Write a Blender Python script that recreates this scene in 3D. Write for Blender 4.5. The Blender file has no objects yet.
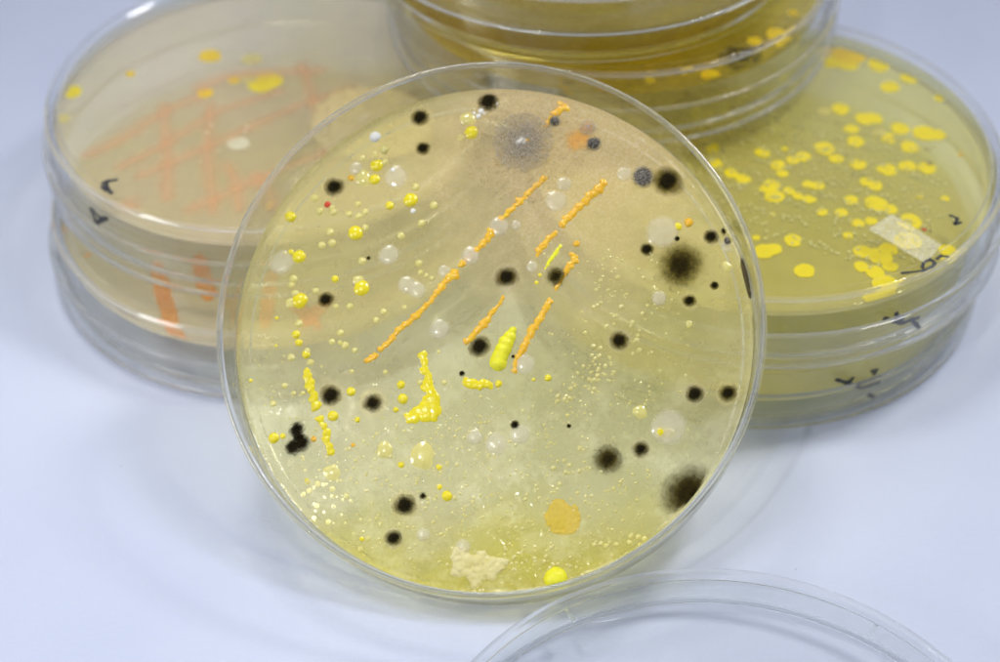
import bpy, math, random
from mathutils import Vector, Matrix
scene = bpy.context.scene

# ---------------------------------------------------------------- camera
cam = bpy.data.cameras.new('camera'); cam_ob = bpy.data.objects.new('camera', cam)
scene.collection.objects.link(cam_ob); scene.camera = cam_ob
cam.sensor_width = 36.0; cam.lens = 1693.9 / 1000 * 36
cam.clip_start = 0.5; cam.clip_end = 2000
R_ = Vector((0.99979013, -0.01396795, -0.01498657)); U_ = Vector((0.0204866, 0.68166592, 0.7313767)); F_ = Vector((0, 0.73153023, -0.68180901))
cam_ob.matrix_world = Matrix(((R_.x, U_.x, -F_.x, 0.0), (R_.y, U_.y, -F_.y, -20.0), (R_.z, U_.z, -F_.z, 21.9528), (0, 0, 0, 1)))
cam.dof.use_dof = True; cam.dof.focus_distance = 27.2; cam.dof.aperture_fstop = 0.11

# ---------------------------------------------------------------- light
world = bpy.data.worlds.new('World'); scene.world = world; world.use_nodes = True
bg = world.node_tree.nodes['Background']; bg.inputs[0].default_value = (0.76, 0.81, 1.0, 1); bg.inputs[1].default_value = 0.27

def area(name, d, dist, size, power, color, tgt=(0, 0, 2.5), size_y=None):
    l = bpy.data.lights.new(name, 'AREA'); o = bpy.data.objects.new(name, l); scene.collection.objects.link(o)
    v = Vector(d).normalized(); t = Vector(tgt)
    o.location = t + v * dist
    o.rotation_euler = (-v).to_track_quat('-Z', 'Y').to_euler()
    l.size = size
    if size_y: l.shape = 'RECTANGLE'; l.size_y = size_y
    l.energy = power; l.color = color
    return o
k_ = area('key_lamp', (-0.28, -0.475, 0.86), 60, 0.95, 2700, (1.0, 0.99, 0.97)); k_.data.shape = 'DISK'
l_ = area('left_lamp', (-0.80, -0.32, 0.52), 36, 12, 900, (1.0, 0.995, 0.98), tgt=(-5, -4, 0)); l_.data.spread = math.radians(90)
b_ = area('back_lamp', (0.52, 0.20, 0.84), 44, 7, 1100, (1.0, 0.98, 0.95), tgt=(-1, 2, 0)); b_.data.spread = math.radians(80)
t_ = area('stack_fill', (-0.12, 0.16, 1.0), 44, 9, 800, (1.0, 0.98, 0.94), tgt=(-3, 2, 0)); t_.data.spread = math.radians(80)  # fill light added overhead to brighten and warm the stacked dishes

scene.render.engine = 'CYCLES'
scene.cycles.use_denoising = True
scene.cycles.use_adaptive_sampling = True; scene.cycles.adaptive_threshold = 0.04
scene.cycles.max_bounces = 32; scene.cycles.transmission_bounces = 32; scene.cycles.transparent_max_bounces = 48
scene.cycles.diffuse_bounces = 4; scene.cycles.glossy_bounces = 8
scene.cycles.sample_clamp_indirect = 8
scene.view_settings.view_transform = 'Standard'; scene.view_settings.look = 'None'
scene.view_settings.exposure = 0.68; scene.view_settings.gamma = 1.0

# ---------------------------------------------------------------- data, millimetres
PXMM = 6.25
F_O = (-0.89942319, 6.93153382, 24.47896335)
F_E1 = (0.99823824, -0.03321899, 0.04916221); F_E2 = (0.0, 0.828578989, 0.559872180); F_N = (-0.05933316, -0.55888582, 0.82711923)
C_L1 = (-43.47, 75.30); C_L2 = (-42.97, 63.94); C_R1 = (49.93, 53.93); C_R2 = (47.60, 53.90)
C_C1 = (24.04, 98.88); C_C2 = (17.90, 102.03); C_E = (30.21, -74.65)
NUBS = (math.radians(118), math.radians(52), math.radians(275))
MOLD = [[-26.38,26.45,1.35,12,0],[-11.7,38.26,1.28,11,0],[-11.24,32.71,0.93,9,0],[0.04,40.63,1.53,13,1],[-27.76,6.85,1.08,10,0],[-26.91,-9.44,1.48,12.5,0],[-19.92,-10.95,1.15,11.5,0],[-2.23,-2.02,1.48,13,0],[2.52,9.61,1.33,13.5,0],[20.77,-1.83,1.23,11,0],[25.9,13.48,0.91,8,0],[36.55,15.25,1.08,8.5,0],[39.31,14.44,0.66,7.5,3],[38.85,16.16,0.58,4.8,0],[36.72,6.92,0.59,4.6,0],[32.5,4.48,0.82,8,0],[32.67,-11.12,1.22,10,0],[38.03,-11.15,1.05,11,0],[3.34,-15.33,0.65,5,0],[10.69,9.48,0.58,12,2],[31.39,10.6,1.49,30,2],[23.59,-19.89,0.89,9.5,0],[18.23,-21.39,0.81,19,2],[31.16,-27.4,2.56,38,2],[-14.76,-27.89,1.46,13,0],[-16.63,-33.16,1.13,9.5,0],[5.76,33.14,1.52,31,4],[11.21,36.55,0.85,6.5,3],[17.69,32.33,1.1,9,3],[25.73,26.11,1.68,13,5],[29.8,25.21,1.84,19,0],[30.93,15.14,0.36,3,0],[-11.82,-26.51,0.26,4,2],[-20.58,13.75,0.25,2,0],[-5.19,-6.49,0.38,3,0],[12.11,-15.77,0.24,2.5,0],[3.26,-3.92,0.2,2,0]]
MOLDCLUST = [[-32.48,-15.05,1.23],[-33.13,-17.94,1.23],[-31.64,-17.24,1.31],[-32.06,-16.39,0.98]]
MOLDWALL = [[41.58,7.49,0.82]]
YEL = [[-33.83,21.47,0.93],[-22.77,18.19,1.26],[-13.43,23.62,1.21],[-16.98,22.77,0.72],[-19.16,29.98,1.15],[-19.53,27.52,0.98],[-2.98,35.17,1.22],[-32.35,14.44,1.18],[-33.72,15.29,0.5],[-32.18,6.8,1.37],[-21.77,8.61,1.37],[-26.25,10.33,0.64],[-32.77,1.03,0.73],[-32.29,-0.38,0.63],[-31.07,-2.43,0.71],[-36.03,3.96,0.3],[-36.1,-0.76,0.25],[-40.26,-6.52,0.33],[-26.54,-12.91,0.9],[-23.56,-8.93,0.76],[-22.5,-13.65,0.46],[-15.28,-8.04,0.69],[-15.01,-10.44,0.87],[-16.16,-12.2,0.46],[0.81,-8.41,0.59],[8.91,-7.71,0.59],[6.55,-7.9,0.29],[31.15,17.18,0.76],[26.92,-17.21,0.97],[-9.17,-21.86,0.54],[-15.37,-21.3,0.57],[-7.93,-26.62,0.89],[-36.32,-16.26,0.92],[-34.83,-15.98,0.49],[-9.13,-25.12,0.49],[-30.78,-23.52,0.42],[-21.78,-33.19,0.4],[8.04,9.75,0.33],[7.45,8.47,0.36],[-34.65,15.07,0.27]]
ORA = [[32.98,17.87,0.76],[-29.73,-16.63,0.49],[-23.23,-17.82,0.36],[-23.55,27.92,0.54],[14.25,14.89,0.55]]
RED = [[-27.55,23.4,0.57]]
BIGYEL = [[9.32,-40.45,1.99]]
PALEYEL = [[-21.5,27.83,1.35],[-3.51,37.61,1.28],[-4.8,34.33,0.68],[-33.71,6.54,0.83],[-22.38,10.01,0.84],[23.69,-13.82,1.14],[38.92,10.08,0.82],[-26.68,-22.24,1.38],[-11.86,-19.97,2.12],[-18.03,-18.8,1.39],[28.23,-17.41,0.97],[32.26,0.55,0.57],[-17.9,32.76,0.76],[-19.44,32.02,0.54],[-21.5,31.39,0.51]]
CREAM = [[-35.29,13.5,2.44],[-17.18,14.14,2.09],[-14.16,8.85,1.83],[-12.49,7.93,1.75],[-8.79,1.14,1.98],[-7.97,11.07,1.2],[-3.48,13.51,1.84],[1.39,18.34,2.01],[-3.38,13.8,1.5],[4.25,18.54,1.0],[6.75,11.17,1.16],[27.54,5.11,1.48],[28.27,-16.43,3.4],[4.07,-16.84,1.95],[0.18,-18.36,2.11],[-3.23,-17.11,1.47],[-11.89,-32.71,1.29],[-5.45,-34.82,1.44],[11.05,22.46,2.18],[12.47,25.39,1.51],[22.57,26.74,1.51],[28.58,16.38,3.16],[-15.88,27.78,2.37],[-22.7,29.66,1.36],[5.2,-5.25,1.97],[39.26,13.56,1.32]]
WHITE = [[-19.43,35.12,0.94],[-13.04,21.67,0.44],[-16.39,29.04,0.41],[-1.71,38.07,0.44],[-1.27,38.96,0.48],[-2.47,38.65,0.37],[0.12,40.34,0.34],[0.99,41.02,0.37],[1.49,40.1,0.37],[-0.19,41.61,0.34],[-0.76,38.57,0.31]]
BEAD = [[-29.72,24.61,0.68],[-28.89,22.29,0.68],[-26.62,22.09,0.68],[-26.83,22.79,0.51],[-22.36,23.25,0.54],[-21.13,21.88,0.54],[-22.26,21.12,0.59],[-23.9,21.61,0.59],[-21.14,19.07,0.59],[-27.08,18.5,0.67],[-15.12,17.41,0.67],[-11.64,19.44,0.67],[-9.51,22.53,0.71],[-12.55,25.85,0.68],[-17.85,32.72,0.76],[-17.76,30.56,0.59],[-28.56,16.3,0.67],[-26.77,16.65,0.67],[-21.61,13.3,0.67],[-33.28,10.59,0.72],[-33.58,9.56,0.59],[-29.49,8.37,0.6],[-32.31,2.87,0.7],[-33.58,-2.85,0.66],[-30.3,-3.78,0.6],[-26.73,-0.42,0.55],[-25.31,1.08,0.58],[-25.41,-0.57,0.41],[-24.56,-1.11,0.66],[-22.94,-1.98,0.5],[-19.35,3.03,0.56],[-18.09,4.43,0.53],[-26.08,5.65,0.45],[-23.75,5.51,0.6],[-12.16,12.53,0.6],[-11.87,10.95,0.47],[-10.91,10.4,0.4],[-9.96,9.84,0.37],[-14.65,5.03,0.43],[-32.96,8.08,0.67],[-30.86,-1.82,0.58],[-23.45,-5.54,0.41],[-17.88,-5.82,0.41],[-8.99,-2.71,0.33],[-12.15,-7.79,0.53],[-8.16,-7.92,0.49],[-34.61,-7.56,0.5],[-33.08,-8.88,0.4],[-31.58,-8.93,0.4],[-36.49,-10.54,0.56],[-30.68,-23.71,0.49],[-29.04,-24.06,0.49],[-30.42,-25.11,0.46],[-31.36,-25.67,0.41],[-24.33,-26.17,0.49],[-26.61,-24.97,0.49],[-27.29,-30.35,0.49],[-29.17,-27.6,0.45],[-22.03,-34.88,0.53],[-20.8,-33.21,0.4],[11.89,-14.0,0.33],[15.64,-35.08,0.48],[17.48,-35.39,0.51],[19.08,-35.17,0.48],[21.51,-33.91,0.48],[22.67,-34.05,0.51],[23.61,-34.34,0.48],[21.21,-34.86,0.48],[16.7,-34.95,0.4]]
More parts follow.
